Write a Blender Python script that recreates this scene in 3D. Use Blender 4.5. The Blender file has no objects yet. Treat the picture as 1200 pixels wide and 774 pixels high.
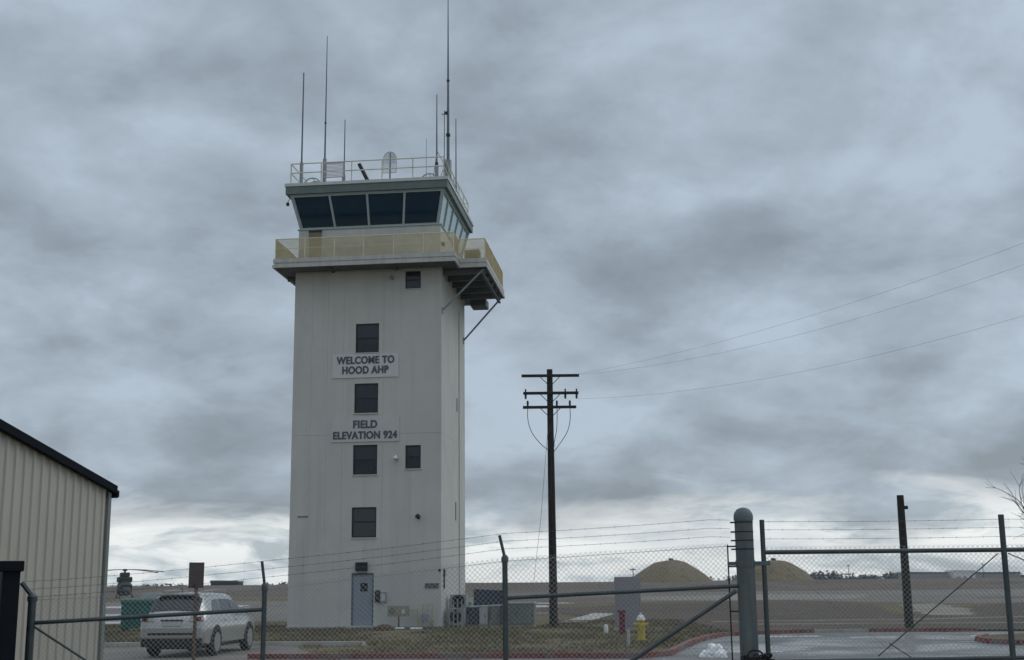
import bpy, bmesh, math, random
from mathutils import Vector, Matrix, noise
R = math.radians
SC = bpy.context.scene
COL = SC.collection

# ------------------------------------------------------------------ camera
cam_d = bpy.data.cameras.new('camera'); cam = bpy.data.objects.new('camera', cam_d); COL.objects.link(cam)
SC.camera = cam
cam_d.sensor_width = 36; cam_d.lens = 44.25; cam_d.clip_start = 0.1; cam_d.clip_end = 9000
cam.location = (0, 0, 1.7)
cam.rotation_mode = 'QUATERNION'
cam.rotation_quaternion = (Matrix.Rotation(R(90 + 11.425), 4, 'X') @ Matrix.Rotation(R(-0.591), 4, 'Z')).to_quaternion()

# ------------------------------------------------------------------ world
W = bpy.data.worlds.new('World'); SC.world = W; W.use_nodes = True
nt = W.node_tree; nt.nodes.clear()
def N(tree, t, **k):
    n = tree.nodes.new(t)
    for a, b in k.items(): setattr(n, a, b)
    return n
def math_node(tree, op, a, b=None, c=None, clamp=False):
    n = N(tree, 'ShaderNodeMath', operation=op, use_clamp=clamp)
    for i, v in enumerate((a, b, c)):
        if v is None: continue
        if isinstance(v, (int, float)): n.inputs[i].default_value = v
        else: tree.links.new(v, n.inputs[i])
    return n.outputs[0]
def ramp(tree, fac, stops):
    n = N(tree, 'ShaderNodeValToRGB'); tree.links.new(fac, n.inputs[0])
    e = n.color_ramp.elements
    while len(e) > 1: e.remove(e[0])
    e[0].position, e[0].color = stops[0][0], (*stops[0][1], 1)
    for p, c in stops[1:]:
        x = e.new(p); x.color = (*c, 1)
    return n.outputs[0]
def mixc(tree, fac, a, b, blend='MIX'):
    n = N(tree, 'ShaderNodeMix', data_type='RGBA', blend_type=blend)
    for s, v in ((0, fac), (6, a), (7, b)):
        if isinstance(v, (int, float)): n.inputs[s].default_value = v
        elif isinstance(v, tuple): n.inputs[s].default_value = (*v, 1)
        else: tree.links.new(v, n.inputs[s])
    return n.outputs[2]
def noise_node(tree, vec, scale, detail=4, rough=.55, dist=0.0):
    n = N(tree, 'ShaderNodeTexNoise'); tree.links.new(vec, n.inputs['Vector'])
    n.inputs['Scale'].default_value = scale; n.inputs['Detail'].default_value = detail
    n.inputs['Roughness'].default_value = rough; n.inputs['Distortion'].default_value = dist
    return n.outputs[0]
SUN_EL, SUN_AZ = 42, 60          # degrees; azimuth clockwise from +Y (behind the tower, to the right)
tc = N(nt, 'ShaderNodeTexCoord'); sp = N(nt, 'ShaderNodeSeparateXYZ'); nt.links.new(tc.outputs['Generated'], sp.inputs[0])
zc = math_node(nt, 'MAXIMUM', sp.outputs[2], 0.0)
den = math_node(nt, 'ADD', zc, 0.36)
px = math_node(nt, 'DIVIDE', sp.outputs[0], den); py = math_node(nt, 'DIVIDE', sp.outputs[1], den)
cb = N(nt, 'ShaderNodeCombineXYZ'); nt.links.new(px, cb.inputs[0]); nt.links.new(py, cb.inputs[1]); cb.inputs[2].default_value = 3.7
def cloud_offset(x, y, z=0):
    a = N(nt, 'ShaderNodeVectorMath', operation='ADD'); nt.links.new(cb.outputs[0], a.inputs[0]); a.inputs[1].default_value = (x, y, z)
    return a.outputs[0]
n_big = noise_node(nt, cloud_offset(4.1, 1.3), 1.6, 3, .5, .5)
n_mid = noise_node(nt, cloud_offset(9.1, 2.2, 5), 3.9, 8, .55, .25)
n_fin = noise_node(nt, cloud_offset(1.1, 7.2, 9), 10.5, 7, .6, .2)
s_ = math_node(nt, 'MULTIPLY', n_big, .46); s_ = math_node(nt, 'MULTIPLY_ADD', n_mid, .40, s_); s_ = math_node(nt, 'MULTIPLY_ADD', n_fin, .20, s_)
# darker bank low on the left, paler high on the right
s_ = math_node(nt, 'MULTIPLY_ADD', sp.outputs[0], .10, s_)
s_ = math_node(nt, 'MULTIPLY_ADD', zc, .16, s_)
# relief: the rolls are lit from the clear strip along the horizon
n_sh = noise_node(nt, cloud_offset(9.1 + .10, 2.2 + .16, 5), 3.9, 8, .55, .25)
s_ = math_node(nt, 'MULTIPLY_ADD', math_node(nt, 'SUBTRACT', n_mid, n_sh), .34, s_)
clouds = ramp(nt, s_, [(.36, (.235, .276, .318)), (.46, (.283, .334, .388)), (.56, (.350, .414, .485)), (.68, (.44, .52, .608))])
# bright clearing along the horizon with cloud bars in it
hz = N(nt, 'ShaderNodeCombineXYZ'); nt.links.new(math_node(nt, 'MULTIPLY', sp.outputs[0], 3.0), hz.inputs[0]); nt.links.new(math_node(nt, 'MULTIPLY', sp.outputs[1], 3.0), hz.inputs[1]); nt.links.new(math_node(nt, 'MULTIPLY', zc, 12.0), hz.inputs[2])
n_hz = noise_node(nt, hz.outputs[0], 2.1, 6, .58, .5)
edge = math_node(nt, 'MULTIPLY_ADD', n_hz, .13, .004)              # height of the clearing's upper edge
t_ = math_node(nt, 'SUBTRACT', edge, zc)
t_ = math_node(nt, 'MULTIPLY', t_, 20.0, clamp=True)
bars = ramp(nt, noise_node(nt, hz.outputs[0], 4.2, 5, .6, .4), [(.38, (.44, .51, .55)), (.46, (.68, .75, .77)), (.53, (.92, .95, .94))])
col = mixc(nt, t_, clouds, bars)
# the overcast overhead is brighter than near the horizon
up = math_node(nt, 'MULTIPLY_ADD', math_node(nt, 'SUBTRACT', zc, .5), 1.6, 0.0, clamp=True)
col = mixc(nt, up, col, (.76, .82, .86))
v10 = N(nt, 'ShaderNodeVectorMath', operation='SCALE'); nt.links.new(col, v10.inputs[0]); v10.inputs['Scale'].default_value = 10.0
sky = N(nt, 'ShaderNodeTexSky', sky_type='NISHITA', sun_disc=False, sun_elevation=R(SUN_EL), sun_rotation=R(SUN_AZ))
fin = mixc(nt, .95, sky.outputs[0], v10.outputs[0])
bg = N(nt, 'ShaderNodeBackground'); nt.links.new(fin, bg.inputs[0]); bg.inputs[1].default_value = 0.10
wo = N(nt, 'ShaderNodeOutputWorld'); nt.links.new(bg.outputs[0], wo.inputs[0])

# ------------------------------------------------------------------ sun (overcast)
sd = bpy.data.lights.new('sun', 'SUN'); sd.energy = 0.5; sd.angle = R(40); sd.color = (1, .97, .93)
sun = bpy.data.objects.new('sun', sd); COL.objects.link(sun)
d = Vector((math.sin(R(SUN_AZ)) * math.cos(R(SUN_EL)), math.cos(R(SUN_AZ)) * math.cos(R(SUN_EL)), math.sin(R(SUN_EL))))
sun.rotation_mode = 'QUATERNION'; sun.rotation_quaternion = d.to_track_quat('Z', 'Y')
SC.view_settings.view_transform = 'Standard'; SC.view_settings.look = 'None'
SC.view_settings.exposure = 0.09; SC.view_settings.gamma = 1.0; SC.view_settings.use_curve_mapping = False

# ------------------------------------------------------------------ materials
def mat(name, color, rough=.7, metal=0.0, var=.12, scale=3.0, bump=0.0, bscale=40.0, spec=.5, streak=None, second=None, sscale=.4, detail=6, coat=0):
    """base colour with fractal variation, an optional second colour in patches, optional vertical streaks, optional bump"""
    m = bpy.data.materials.new(name); m.use_nodes = True; t = m.node_tree
    b = t.nodes['Principled BSDF']
    b.inputs['Roughness'].default_value = rough; b.inputs['Metallic'].default_value = metal
    b.inputs['Specular IOR Level'].default_value = spec; b.inputs['Coat Weight'].default_value = coat
    tx = N(t, 'ShaderNodeTexCoord').outputs['Object']
    n = noise_node(t, tx, scale, detail, .6)
    lo = tuple(c * (1 - var) for c in color); hi = tuple(min(1, c * (1 + var)) for c in color)
    c = ramp(t, n, [(.3, lo), (.7, hi)])
    if second:
        f = ramp(t, noise_node(t, tx, sscale, 7, .62, .4), [(.46, (0, 0, 0)), (.60, (1, 1, 1))])
        c = mixc(t, f, c, second)
    if streak:
        mp = N(t, 'ShaderNodeMapping'); t.links.new(tx, mp.inputs[0]); mp.inputs['Scale'].default_value = streak[0]
        f = ramp(t, noise_node(t, mp.outputs[0], 1.0, 5, .6), [(.48, (0, 0, 0)), (.72, (streak[2],) * 3)])
        c = mixc(t, f, c, streak[1])
    t.links.new(c, b.inputs['Base Color'])
    if bump:
        bp = N(t, 'ShaderNodeBump'); bp.inputs['Strength'].default_value = bump; bp.inputs['Distance'].default_value = .02
        t.links.new(noise_node(t, tx, bscale, 5, .65), bp.inputs['Height']); t.links.new(bp.outputs[0], b.inputs['Normal'])
    return m
M = {}
M['tower'] = mat('tower_paint', (.575, .572, .53), .75, var=.05, scale=.7, bump=.12, bscale=25, streak=((2.6, 2.6, .11), (.42, .42, .395), .38), second=(.53, .535, .505), sscale=.35)
M['tower_side'] = M['tower']
M['deck'] = mat('deck_paint', (.50, .50, .48), .6, var=.08, scale=2, streak=((5, 5, .6), (.33, .31, .27), .6))
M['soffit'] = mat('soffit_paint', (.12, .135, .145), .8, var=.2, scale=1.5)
M['roof'] = mat('roof_edge', (.13, .17, .17), .6, var=.1, scale=2, streak=((3, 3, .5), (.2, .22, .2), .6))
M['roof_cap'] = mat('roof_capping', (.56, .60, .58), .5, var=.08)
M['mullion'] = mat('mullion_paint', (.40, .48, .48), .45, var=.06)
M['cabglass'] = mat('cab_glass', (.006, .030, .052), .04, var=.1, spec=.55)
M['glass'] = mat('window_glass', (.006, .013, .02), .07, var=.1, spec=.5)
M['glass2'] = mat('blind_behind_glass', (.016, .025, .033), .12, var=.1)
M['sideglass'] = mat('cab_glass_painted_sky', (.33, .48, .49), .05, var=.12, scale=2)  # sky reflected in and seen through the side panes, painted as pale teal
M['frame'] = mat('dark_window_frame', (.012, .016, .02), .45)
M['yellow_mesh'] = mat('tan_yellow_paint', (.74, .66, .44), .6, var=.12, scale=2)
M['yellow_rail'] = mat('yellow_rail_paint', (.74, .69, .50), .6, var=.1)
M['white_rail'] = mat('roof_rail_paint', (.62, .62, .52), .6, var=.1)
M['brown_door'] = mat('brown_door_paint', (.20, .165, .11), .6)
M['blue_door'] = mat('grey_blue_door_paint', (.25, .285, .34), .5, var=.06)
M['sign_white'] = mat('sign_board', (.61, .62, .61), .5, var=.04, streak=((3, 3, .5), (.55, .55, .54), .5))
M['sign_grey'] = mat('sign_board_grey', (.545, .55, .535), .5, var=.05)
M['letter'] = mat('lettering_paint', (.085, .095, .115), .5)
M['galv'] = mat('galvanised_steel', (.075, .095, .105), .5, .35, var=.2, scale=9)
M['galv_wire'] = mat('galvanised_wire', (.34, .36, .37), .6, .2, var=.1)
M['galv_big'] = mat('weathered_galvanised_pipe', (.12, .165, .18), .6, .2, var=.22, scale=6, bump=.15, bscale=60, streak=((14, 14, 1.2), (.07, .085, .09), .6), second=(.15, .16, .15), sscale=3.0)
M['steel_grey'] = mat('grey_steel', (.28, .30, .31), .5, .3, var=.1)
M['antenna'] = mat('antenna_fibreglass', (.13, .15, .18), .5)
M['dark'] = mat('dark_metal', (.02, .024, .028), .5, .2)
M['dark_frame'] = mat('black_frame_paint', (.006, .009, .014), .6, spec=.15)
M['pinkgrey'] = mat('faded_panel_paint', (.42, .38, .39), .6)
M['wood'] = mat('tarred_wood', (.022, .02, .018), .85, var=.35, scale=5, bump=.4, bscale=30, streak=((18, 18, .7), (.05, .045, .04), .7))
M['cable'] = mat('black_cable', (.02, .02, .022), .6)
M['line'] = mat('aluminium_line', (.27, .29, .31), .6)
M['siding'] = mat('tan_metal_siding', (.42, .395, .345), .5, .0, var=.05, scale=1.2, streak=((3, 3, .3), (.36, .34, .28), .5))
M['trim'] = mat('dark_green_trim', (.008, .012, .017), .85, spec=.08)
M['roofmetal'] = mat('grey_roof_metal', (.12, .135, .15), .4, .4)
M['teal'] = mat('teal_dumpster_paint', (.012, .125, .105), .55, var=.2, scale=3, streak=((6, 6, .8), (.02, .06, .05), .7))
M['teal_lid'] = mat('faded_green_lid', (.05, .13, .11), .6)
M['rust'] = mat('rusty_steel', (.11, .07, .055), .8, var=.3)
M['carpaint'] = mat('champagne_car_paint', (.47, .475, .46), .3, .55, var=.03, coat=.6)
M['carblack'] = mat('black_car_plastic', (.016, .017, .019), .6)
M['carglass'] = mat('car_glass', (.022, .026, .04), .06)
M['carglass_clear'] = mat('car_side_glass', (.05, .08, .08), .06)
M['tyre'] = mat('tyre_rubber', (.014, .014, .015), .85)
M['rim'] = mat('alloy_rim', (.42, .43, .44), .35, .7)
M['red_lens'] = mat('red_lens', (.13, .015, .015), .25)
M['clear_lens'] = mat('pale_lens', (.55, .52, .50), .2)
M['plate'] = mat('licence_plate_face', (.55, .56, .55), .5)
M['hydrant'] = mat('yellow_hydrant_paint', (.48, .38, .04), .5, var=.12, scale=12)
M['white'] = mat('white_paint', (.74, .75, .74), .5, var=.05)
M['red_paint'] = mat('red_marker_paint', (.13, .014, .03), .55)
M['brownback'] = mat('brown_sign_back', (.085, .065, .065), .6)
M['palegrey'] = mat('pale_grey_panel', (.26, .255, .275), .6, var=.08)
M['cabinet'] = mat('grey_green_cabinet', (.16, .19, .18), .55, var=.1, streak=((5, 5, .8), (.10, .115, .11), .6))
M['cabinet_top'] = mat('pale_cabinet_top', (.42, .44, .45), .5)
M['blue_dark'] = mat('dark_blue_housing', (.03, .055, .085), .5, var=.15)
M['ac_grey'] = mat('air_conditioner_paint', (.28, .30, .30), .5, var=.1)
M['ac_green'] = mat('green_grey_unit', (.13, .17, .12), .6)
M['olive'] = mat('dull_green_fuselage', (.045, .052, .048), .7)
M['mound'] = mat('grassed_earth_mound', (.16, .130, .075), .95, var=.4, scale=.9, second=(.19, .145, .09), sscale=.35, bump=.8, bscale=2.5)
M['bark'] = mat('grey_bark', (.06, .052, .048), .9, var=.3)
M['farwood'] = mat('distant_foliage', (.06, .075, .075), .95, var=.3, scale=.05)
M['snow'] = mat('snow_white', (.93, .94, .95), .6, var=.05, bump=.3)
M['far_grey'] = mat('far_shed_grey', (.30, .31, .31), .6)
M['far_white'] = mat('far_shed_white', (.78, .78, .78), .5)
M['chain'] = mat('chain_steel', (.03, .03, .033), .5, .5)
M['conc'] = mat('concrete', (.36, .35, .32), .85, var=.18, scale=2.5, bump=.2, bscale=20, second=(.46, .45, .43), sscale=.9)
M['redkerb'] = mat('worn_red_kerb_paint', (.22, .062, .055), .85, var=.25, scale=4, second=(.20, .15, .135), sscale=1.7)
M['paint_mark'] = mat('worn_white_marking', (.62, .62, .60), .8, var=.2, scale=3, second=(.35, .35, .34), sscale=2.0)
M['pipe_yellow'] = mat('faded_yellow_pipe', (.42, .40, .22), .6)
M['beige'] = mat('beige_pipe_wrap', (.30, .28, .20), .7)
M['blade'] = mat('dry_grass', (.135, .118, .065), .95, var=.35, scale=1.5)

# ------------------------------------------------------------------ mesh helpers
class MB:
    def __init__(self): self.v = []; self.f = []
    def quadbox(self, corners):            # 8 corners: bottom 4 ccw, top 4 ccw
        n = len(self.v); self.v += [tuple(c) for c in corners]
        for q in ((3, 2, 1, 0), (4, 5, 6, 7), (0, 1, 5, 4), (1, 2, 6, 5), (2, 3, 7, 6), (3, 0, 4, 7)): self.f.append(tuple(n + i for i in q))
        return self
    def box(self, x0, x1, y0, y1, z0, z1):
        return self.quadbox([(x0, y0, z0), (x1, y0, z0), (x1, y1, z0), (x0, y1, z0), (x0, y0, z1), (x1, y0, z1), (x1, y1, z1), (x0, y1, z1)])
    def tube(self, pts, r, n=8, r2=None, cap=True):
        pts = [Vector(p) for p in pts]; m = len(pts)
        base = len(self.v); ref = None
        for i, p in enumerate(pts):
            d = (pts[min(i + 1, m - 1)] - pts[max(i - 1, 0)]).normalized()
            if ref is None: ref = Vector((0, 0, 1)) if abs(d.z) < .9 else Vector((1, 0, 0))
            u = d.cross(ref)
            if u.length < 1e-5: ref = Vector((1, 0, 0)); u = d.cross(ref)
            u.normalize(); w = u.cross(d).normalized(); ref = w
            rr = r if r2 is None else r + (r2 - r) * i / max(1, m - 1)
            if isinstance(r, (list, tuple)): rr = r[i]
            for k in range(n):
                a = 2 * math.pi * k / n; q = p + rr * (math.cos(a) * u + math.sin(a) * w); self.v.append(tuple(q))
        for i in range(m - 1):
            for k in range(n):
                a = base + i * n + k; b = base + i * n + (k + 1) % n
                self.f.append((a, b, b + n, a + n))
        if cap:
            self.f.append(tuple(base + k for k in range(n))[::-1]); self.f.append(tuple(base + (m - 1) * n + k for k in range(n)))
        return self
    def lathe(self, prof, n=24, o=(0, 0, 0), axis='Z'):
        base = len(self.v)
        for r, z in prof:
            for k in range(n):
                a = 2 * math.pi * k / n; x, y = r * math.cos(a), r * math.sin(a)
                p = (x, y, z) if axis == 'Z' else ((x, z, y) if axis == 'Y' else (z, x, y))
                self.v.append((o[0] + p[0], o[1] + p[1], o[2] + p[2]))
        for i in range(len(prof) - 1):
            for k in range(n):
                a = base + i * n + k; b = base + i * n + (k + 1) % n
                self.f.append((a, b, b + n, a + n))
        self.f.append(tuple(base + k for k in range(n))[::-1]); self.f.append(tuple(base + (len(prof) - 1) * n + k for k in range(n)))
        return self
    def prism(self, poly, z0, z1, axis='Z'):   # poly in plane, extruded on the axis
        def P(a, b, c): return {'Z': (a, b, c), 'Y': (a, c, b), 'X': (c, a, b)}[axis]
        n = len(self.v); k = len(poly)
        self.v += [P(a, b, z0) for a, b in poly] + [P(a, b, z1) for a, b in poly]
        self.f.append(tuple(n + i for i in range(k))[::-1]); self.f.append(tuple(n + k + i for i in range(k)))
        for i in range(k): j = (i + 1) % k; self.f.append((n + i, n + j, n + k + j, n + k + i))
        return self
    def face(self, *pts):
        n = len(self.v); self.v += [tuple(p) for p in pts]; self.f.append(tuple(range(n, n + len(pts)))); return self
    def build(self, name, m, parent=None, smooth=False, bevel=0, loc=None, rz=0):
        me = bpy.data.meshes.new(name); me.from_pydata(self.v, [], self.f); me.update()
        bm = bmesh.new(); bm.from_mesh(me)
        bmesh.ops.recalc_face_normals(bm, faces=bm.faces)
        if bevel: bmesh.ops.bevel(bm, geom=[e for e in bm.edges if len(e.link_faces) == 2 and e.calc_face_angle(0) > .5], offset=bevel, segments=2, profile=.6, affect='EDGES')
        bm.to_mesh(me); bm.free()
        if smooth:
            for p in me.polygons: p.use_smooth = True
            try: me.set_sharp_from_angle(angle=R(40))
            except Exception: pass
        me.materials.append(m)
        o = bpy.data.objects.new(name, me); COL.objects.link(o)
        if parent: o.parent = parent
        if loc is not None: o.location = loc
        if rz: o.rotation_euler.z = rz
        return o
def tag(o, label, cat, group=None):
    o['label'] = label; o['category'] = cat
    if group: o['group'] = group
    return o
def thing(name, label, cat, loc=(0, 0, 0), rz=0, group=None):
    o = bpy.data.objects.new(name, None); COL.objects.link(o); o.location = loc; o.rotation_euler = (0, 0, rz)
    o.empty_display_size = .2
    return tag(o, label, cat, group)
def structure(o, kind='structure'): o['kind'] = kind; return o
def smoothstep(a, b, x):
    t = max(0, min(1, (x - a) / (b - a))); return t * t * (3 - 2 * t)
def ground_z(x, y):
    xx = max(-9, min(8, x))
    return (.062 * xx + .145) * (1 - smoothstep(15, 25, y)) * smoothstep(-30, 0, y)

# ------------------------------------------------------------------ ground
def ground():
    xs = [-1600, -900, -400, -200, -100, -60, -40, -30] + [-25 + i * 1.0 for i in range(51)] + [30, 40, 60, 100, 200, 400, 900, 1600]
    ys = [-1200, -600, -200, -60, -30] + [-20 + i * 1.25 for i in range(60)] + [60, 80, 100, 140, 200, 300, 500, 900, 1300, 1800]
    v = [(x, y, ground_z(x, y)) for y in ys for x in xs]; nx = len(xs)
    f = [(j * nx + i, j * nx + i + 1, (j + 1) * nx + i + 1, (j + 1) * nx + i) for j in range(len(ys) - 1) for i in range(nx - 1)]
    mb = MB(); mb.v = v; mb.f = f
    m = bpy.data.materials.new('dormant_grass_ground'); m.use_nodes = True; t = m.node_tree; b = t.nodes['Principled BSDF']
    b.inputs['Roughness'].default_value = .95; b.inputs['Specular IOR Level'].default_value = .1
    tx = N(t, 'ShaderNodeTexCoord').outputs['Object']
    c = ramp(t, noise_node(t, tx, .5, 9, .68, .3), [(.34, (.10, .086, .048)), (.50, (.165, .142, .08)), (.64, (.225, .185, .115))])
    c2 = ramp(t, noise_node(t, tx, 7, 6, .7), [(.35, (.62,) * 3), (.65, (1.2,) * 3)])
    c = mixc(t, 1.0, c, c2, 'MULTIPLY')
    f = ramp(t, noise_node(t, tx, .22, 6, .6, .5), [(.52, (0, 0, 0)), (.62, (.8,) * 3)])
    c = mixc(t, f, c, (.15, .125, .095))
    t.links.new(c, b.inputs['Base Color'])
    bp = N(t, 'ShaderNodeBump'); bp.inputs['Strength'].default_value = .5; bp.inputs['Distance'].default_value = .06
    t.links.new(noise_node(t, tx, 9, 7, .7), bp.inputs['Height']); t.links.new(bp.outputs[0], b.inputs['Normal'])
    structure(mb.build('ground', m))
ground()
def sheet(name, poly, z, m, wob=0.0, step=1.5, seed=1):
    """flat sheet with an uneven outline"""
    pts = []
    for i, p in enumerate(poly):
        q = poly[(i + 1) % len(poly)]; L_ = math.dist(p, q); k = max(1, min(60, int(L_ / step))) if wob else 1
        for j in range(k):
            u = j / k; x, y = p[0] + (q[0] - p[0]) * u, p[1] + (q[1] - p[1]) * u
            if wob and j: 
                w_ = noise.noise_vector(Vector((x * .35, y * .35, seed * 9.1))); x += w_.x * wob; y += w_.y * wob
            pts.append((x, y, z))
    mb = MB(); mb.face(*pts)
    o = mb.build(name, m); 
    bm = bmesh.new(); bm.from_mesh(o.data); bmesh.ops.triangulate(bm, faces=bm.faces)
    for f in bm.faces:
        if f.normal.z < 0: f.normal_flip()
    bm.to_mesh(o.data); bm.free()
    return structure(o)
def asphalt_mat(name, c0, c1, crack=.5, sc=.35, wet=False):
    m = bpy.data.materials.new(name); m.use_nodes = True; t = m.node_tree; b = t.nodes['Principled BSDF']
    b.inputs['Roughness'].default_value = .8; b.inputs['Specular IOR Level'].default_value = .35
    tx = N(t, 'ShaderNodeTexCoord').outputs['Object']
    c = ramp(t, noise_node(t, tx, sc, 8, .6, .3), [(.35, c0), (.65, c1)])
    c = mixc(t, 1.0, c, ramp(t, noise_node(t, tx, 30, 4, .7), [(.3, (.78,) * 3), (.7, (1.15,) * 3)]), 'MULTIPLY')
    vo = N(t, 'ShaderNodeTexVoronoi', feature='DISTANCE_TO_EDGE'); t.links.new(tx, vo.inputs['Vector']); vo.inputs['Scale'].default_value = .28
    f = ramp(t, vo.outputs['Distance'], [(.0, (crack,) * 3), (.02, (0, 0, 0))])
    c = mixc(t, f, c, tuple(x * .45 for x in c0))
    if wet: t.links.new(ramp(t, noise_node(t, tx, .3, 5, .6, .4), [(.42, (.22,) * 3), (.58, (.75,) * 3)]), b.inputs['Roughness'])
    t.links.new(c, b.inputs['Base Color'])
    bp = N(t, 'ShaderNodeBump'); bp.inputs['Strength'].default_value = .25; bp.inputs['Distance'].default_value = .01
    t.links.new(noise_node(t, tx, 60, 3, .7), bp.inputs['Height']); t.links.new(bp.outputs[0], b.inputs['Normal'])
    return m
M['asphalt'] = asphalt_mat('worn_asphalt', (.135, .14, .138), (.20, .205, .20), wet=True)
M['lot'] = asphalt_mat('gravelly_asphalt', (.15, .135, .12), (.24, .215, .195))
M['apron'] = asphalt_mat('pale_apron_concrete', (.125, .110, .096), (.21, .190, .170), .3, .02)
M['apron_pale'] = asphalt_mat('bright_apron_concrete', (.42, .43, .45), (.70, .72, .75), .3, .05)
M['soil'] = mat('dark_bare_soil', (.074, .050, .034), .95, var=.4, scale=.5, second=(.050, .042, .026), sscale=.07, bump=.5, bscale=3, detail=9)
M['fieldbrown'] = mat('far_brown_field', (.095, .070, .050), .95, var=.3, scale=.05, second=(.13, .105, .085), sscale=.02)
M['scrape'] = mat('graded_pale_soil', (.25, .225, .19), .9, var=.25, scale=1.2, second=(.17, .15, .12), sscale=.3)
# far field, apron, soil
sheet('distant_field', [(-900, 190), (900, 190), (900, 1500), (-900, 1500)], .004, M['fieldbrown'])
sheet('apron', [(-6, 108), (8, 116), (16, 122), (28, 107), (33, 93), (36, 92), (45, 101), (80, 96), (190, 100), (190, 215), (-6, 250)], .012, M['apron'], .9, 4, 3)
sheet('soil_field', [(4.5, 60), (7.8, 43.9), (12, 44.3), (17, 43.4), (48, 40), (120, 60), (160, 97), (80, 98), (52, 99), (38.2, 96.6), (31, 85.7), (25, 74), (22.5, 68), (20.6, 66), (20.4, 69), (21.6, 75), (24, 84), (25.7, 94), (27.6, 108), (26, 120), (21, 119), (16, 112), (10, 108), (5.2, 94), (1.5, 92), (-1, 86), (2.6, 76)], .016, M['soil'], .5, 2.0, 4)
sheet('pale_scrape', [(13, 135), (17, 124), (26, 124), (31, 122), (36, 132), (44, 160), (38, 178), (24, 168), (15, 158)], .018, M['scrape'], 1.6, 3, 51)
sheet('dark_patch', [(-4, 128), (2, 118), (9, 122), (13, 140), (12, 165), (2, 170), (-5, 150)], .018, M['fieldbrown'], 1.6, 3, 52)
sheet('dark_patch', [(42, 118), (70, 112), (76, 124), (60, 131), (46, 128)], .016, M['fieldbrown'], 1.6, 3, 53)
sheet('tyre_track', [(9.5, 52), (22, 50.5), (40, 51), (40, 51.7), (22, 51.3), (9.5, 53)], .020, M['scrape'], .35, 1.0, 54)
sheet('tyre_track', [(8.6, 56), (18, 56.4), (26, 60), (25.6, 61), (18, 57.4), (8.6, 56.9)], .020, M['scrape'], .35, 1.0, 55)
sheet('service_apron', [(-60, 66), (-11, 64), (6, 78), (2, 96), (-4, 118), (-8, 150), (-60, 160)], .012, M['apron'], .8, 3, 5)
for i, (x0, x1, y0, y1) in enumerate([(-40, -14.2, 62, 66.5), (-40, -20, 80, 86), (-45, -24, 112, 122), (-6, 3.4, 96, 104), (2, 5.5, 112, 118)]):
    sheet('pavement_strip', [(x0, y0), (x1, y0 + 1), (x1 - 1, y1), (x0, y1 + .6)], .020, M['apron_pale'], .5, 2, 6 + i)
sheet('path', [(1.9, 57.6), (3.1, 57.0), (5.6, 73), (4.6, 75)], .024, M['conc'], .12, 1.5, 12)
sheet('pavement_patch', [(20.4, 63.5), (22.2, 62), (23.6, 66), (25.6, 73), (29.6, 87), (31, 95), (27.4, 92), (24.4, 79), (22, 72)], .022, M['scrape'], .9, 1.0, 13)
# road inside the fence
ROAD = [(-34, 16), (-34, 31.2), (-16, 31.0), (-6.4, 31.0), (-2, 30.5), (3.0, 29.9), (3.7, 30.7), (4.3, 33.3), (5.0, 36.3), (5.8, 39.0), (6.6, 41.1), (7.75, 42.5), (10, 43.3), (12.5, 43.45), (14.4, 43.2), (20, 42.6), (50, 39), (50, 10), (20, 22), (0, 25.2), (-6, 25.2)]
ROAD = [(-34, 25.5)] + ROAD[1:18] + [(50, 25.5)]
sheet('road', ROAD, .008, M['asphalt'])
sheet('parking_lot', [(-34, 26), (-6.2, 26), (-5.2, 31.7), (-5.4, 34), (-6.6, 37.8), (-34, 38.6)], .014, M['lot'], .25, 1.2, 21)
for i, (x0, x1, y0, y1) in enumerate([(7.9, 9.6, 40.3, 41.0), (10.2, 11.6, 39.2, 39.6), (14.0, 15.2, 37.6, 40.0), (13.1, 14.0, 38.9, 39.3), (5.2, 6.6, 31.8, 32.2), (11.6, 13.1, 36.0, 36.15)]):
    sheet('road_marking', [(x0, y0), (x1, y0), (x1, y1), (x0, y1)], .013, M['paint_mark'], .12, .3, 31 + i)
def kerb(name, line, h, w_, m, parent=None):
    mb = MB()
    for i in range(len(line) - 1):
        p, q = Vector((*line[i], 0)), Vector((*line[i + 1], 0)); d_ = (q - p).normalized(); s = Vector((-d_.y, d_.x, 0)) * w_
        if i: p = p - d_ * .0
        mb.quadbox([p, q, q + s, p + s, p + Vector((0, 0, h)), q + Vector((0, 0, h)), q + s * .92 + Vector((0, 0, h)), p + s * .92 + Vector((0, 0, h))])
    return structure(mb.build(name, m, bevel=0))
kerb('kerb', [(-6.4, 31.0), (-2, 30.5), (3.0, 29.9), (3.7, 30.7), (4.3, 33.3), (5.0, 36.3), (5.8, 39.0), (6.6, 41.1), (7.75, 42.5), (10, 43.3)], .13, .17, M['redkerb'])
kerb('kerb', [(11.9, 43.45), (14.4, 43.2), (15.4, 43.1)], .13, .17, M['redkerb'])
kerb('kerb', [(10.02, 43.3), (11.88, 43.45)], .11, .17, M['conc'])
kerb('kerb', [(15.42, 43.1), (20, 42.6), (50, 39)], .07, .17, M['soil'])
kerb('kerb', [(-34, 38.6), (-12, 38.4), (-6.6, 37.8), (-4.4, 37.4)], .12, .28, M['conc'])
# island on the right
isl = [(12.9, 35.0), (13.3, 34.2), (15, 33.6), (24, 33.0), (24, 40.5), (17, 39.6), (14.0, 38.2), (13.1, 36.4)]
structure(MB().prism(isl, 0, .11).build('island', bpy.data.materials['dormant_grass_ground']))
kerb('kerb', [(24, 32.99), (15, 33.59), (13.3, 34.19), (12.88, 35.0), (13.08, 36.4), (13.98, 38.2)][::-1], .14, -.17, M['redkerb'])
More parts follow.
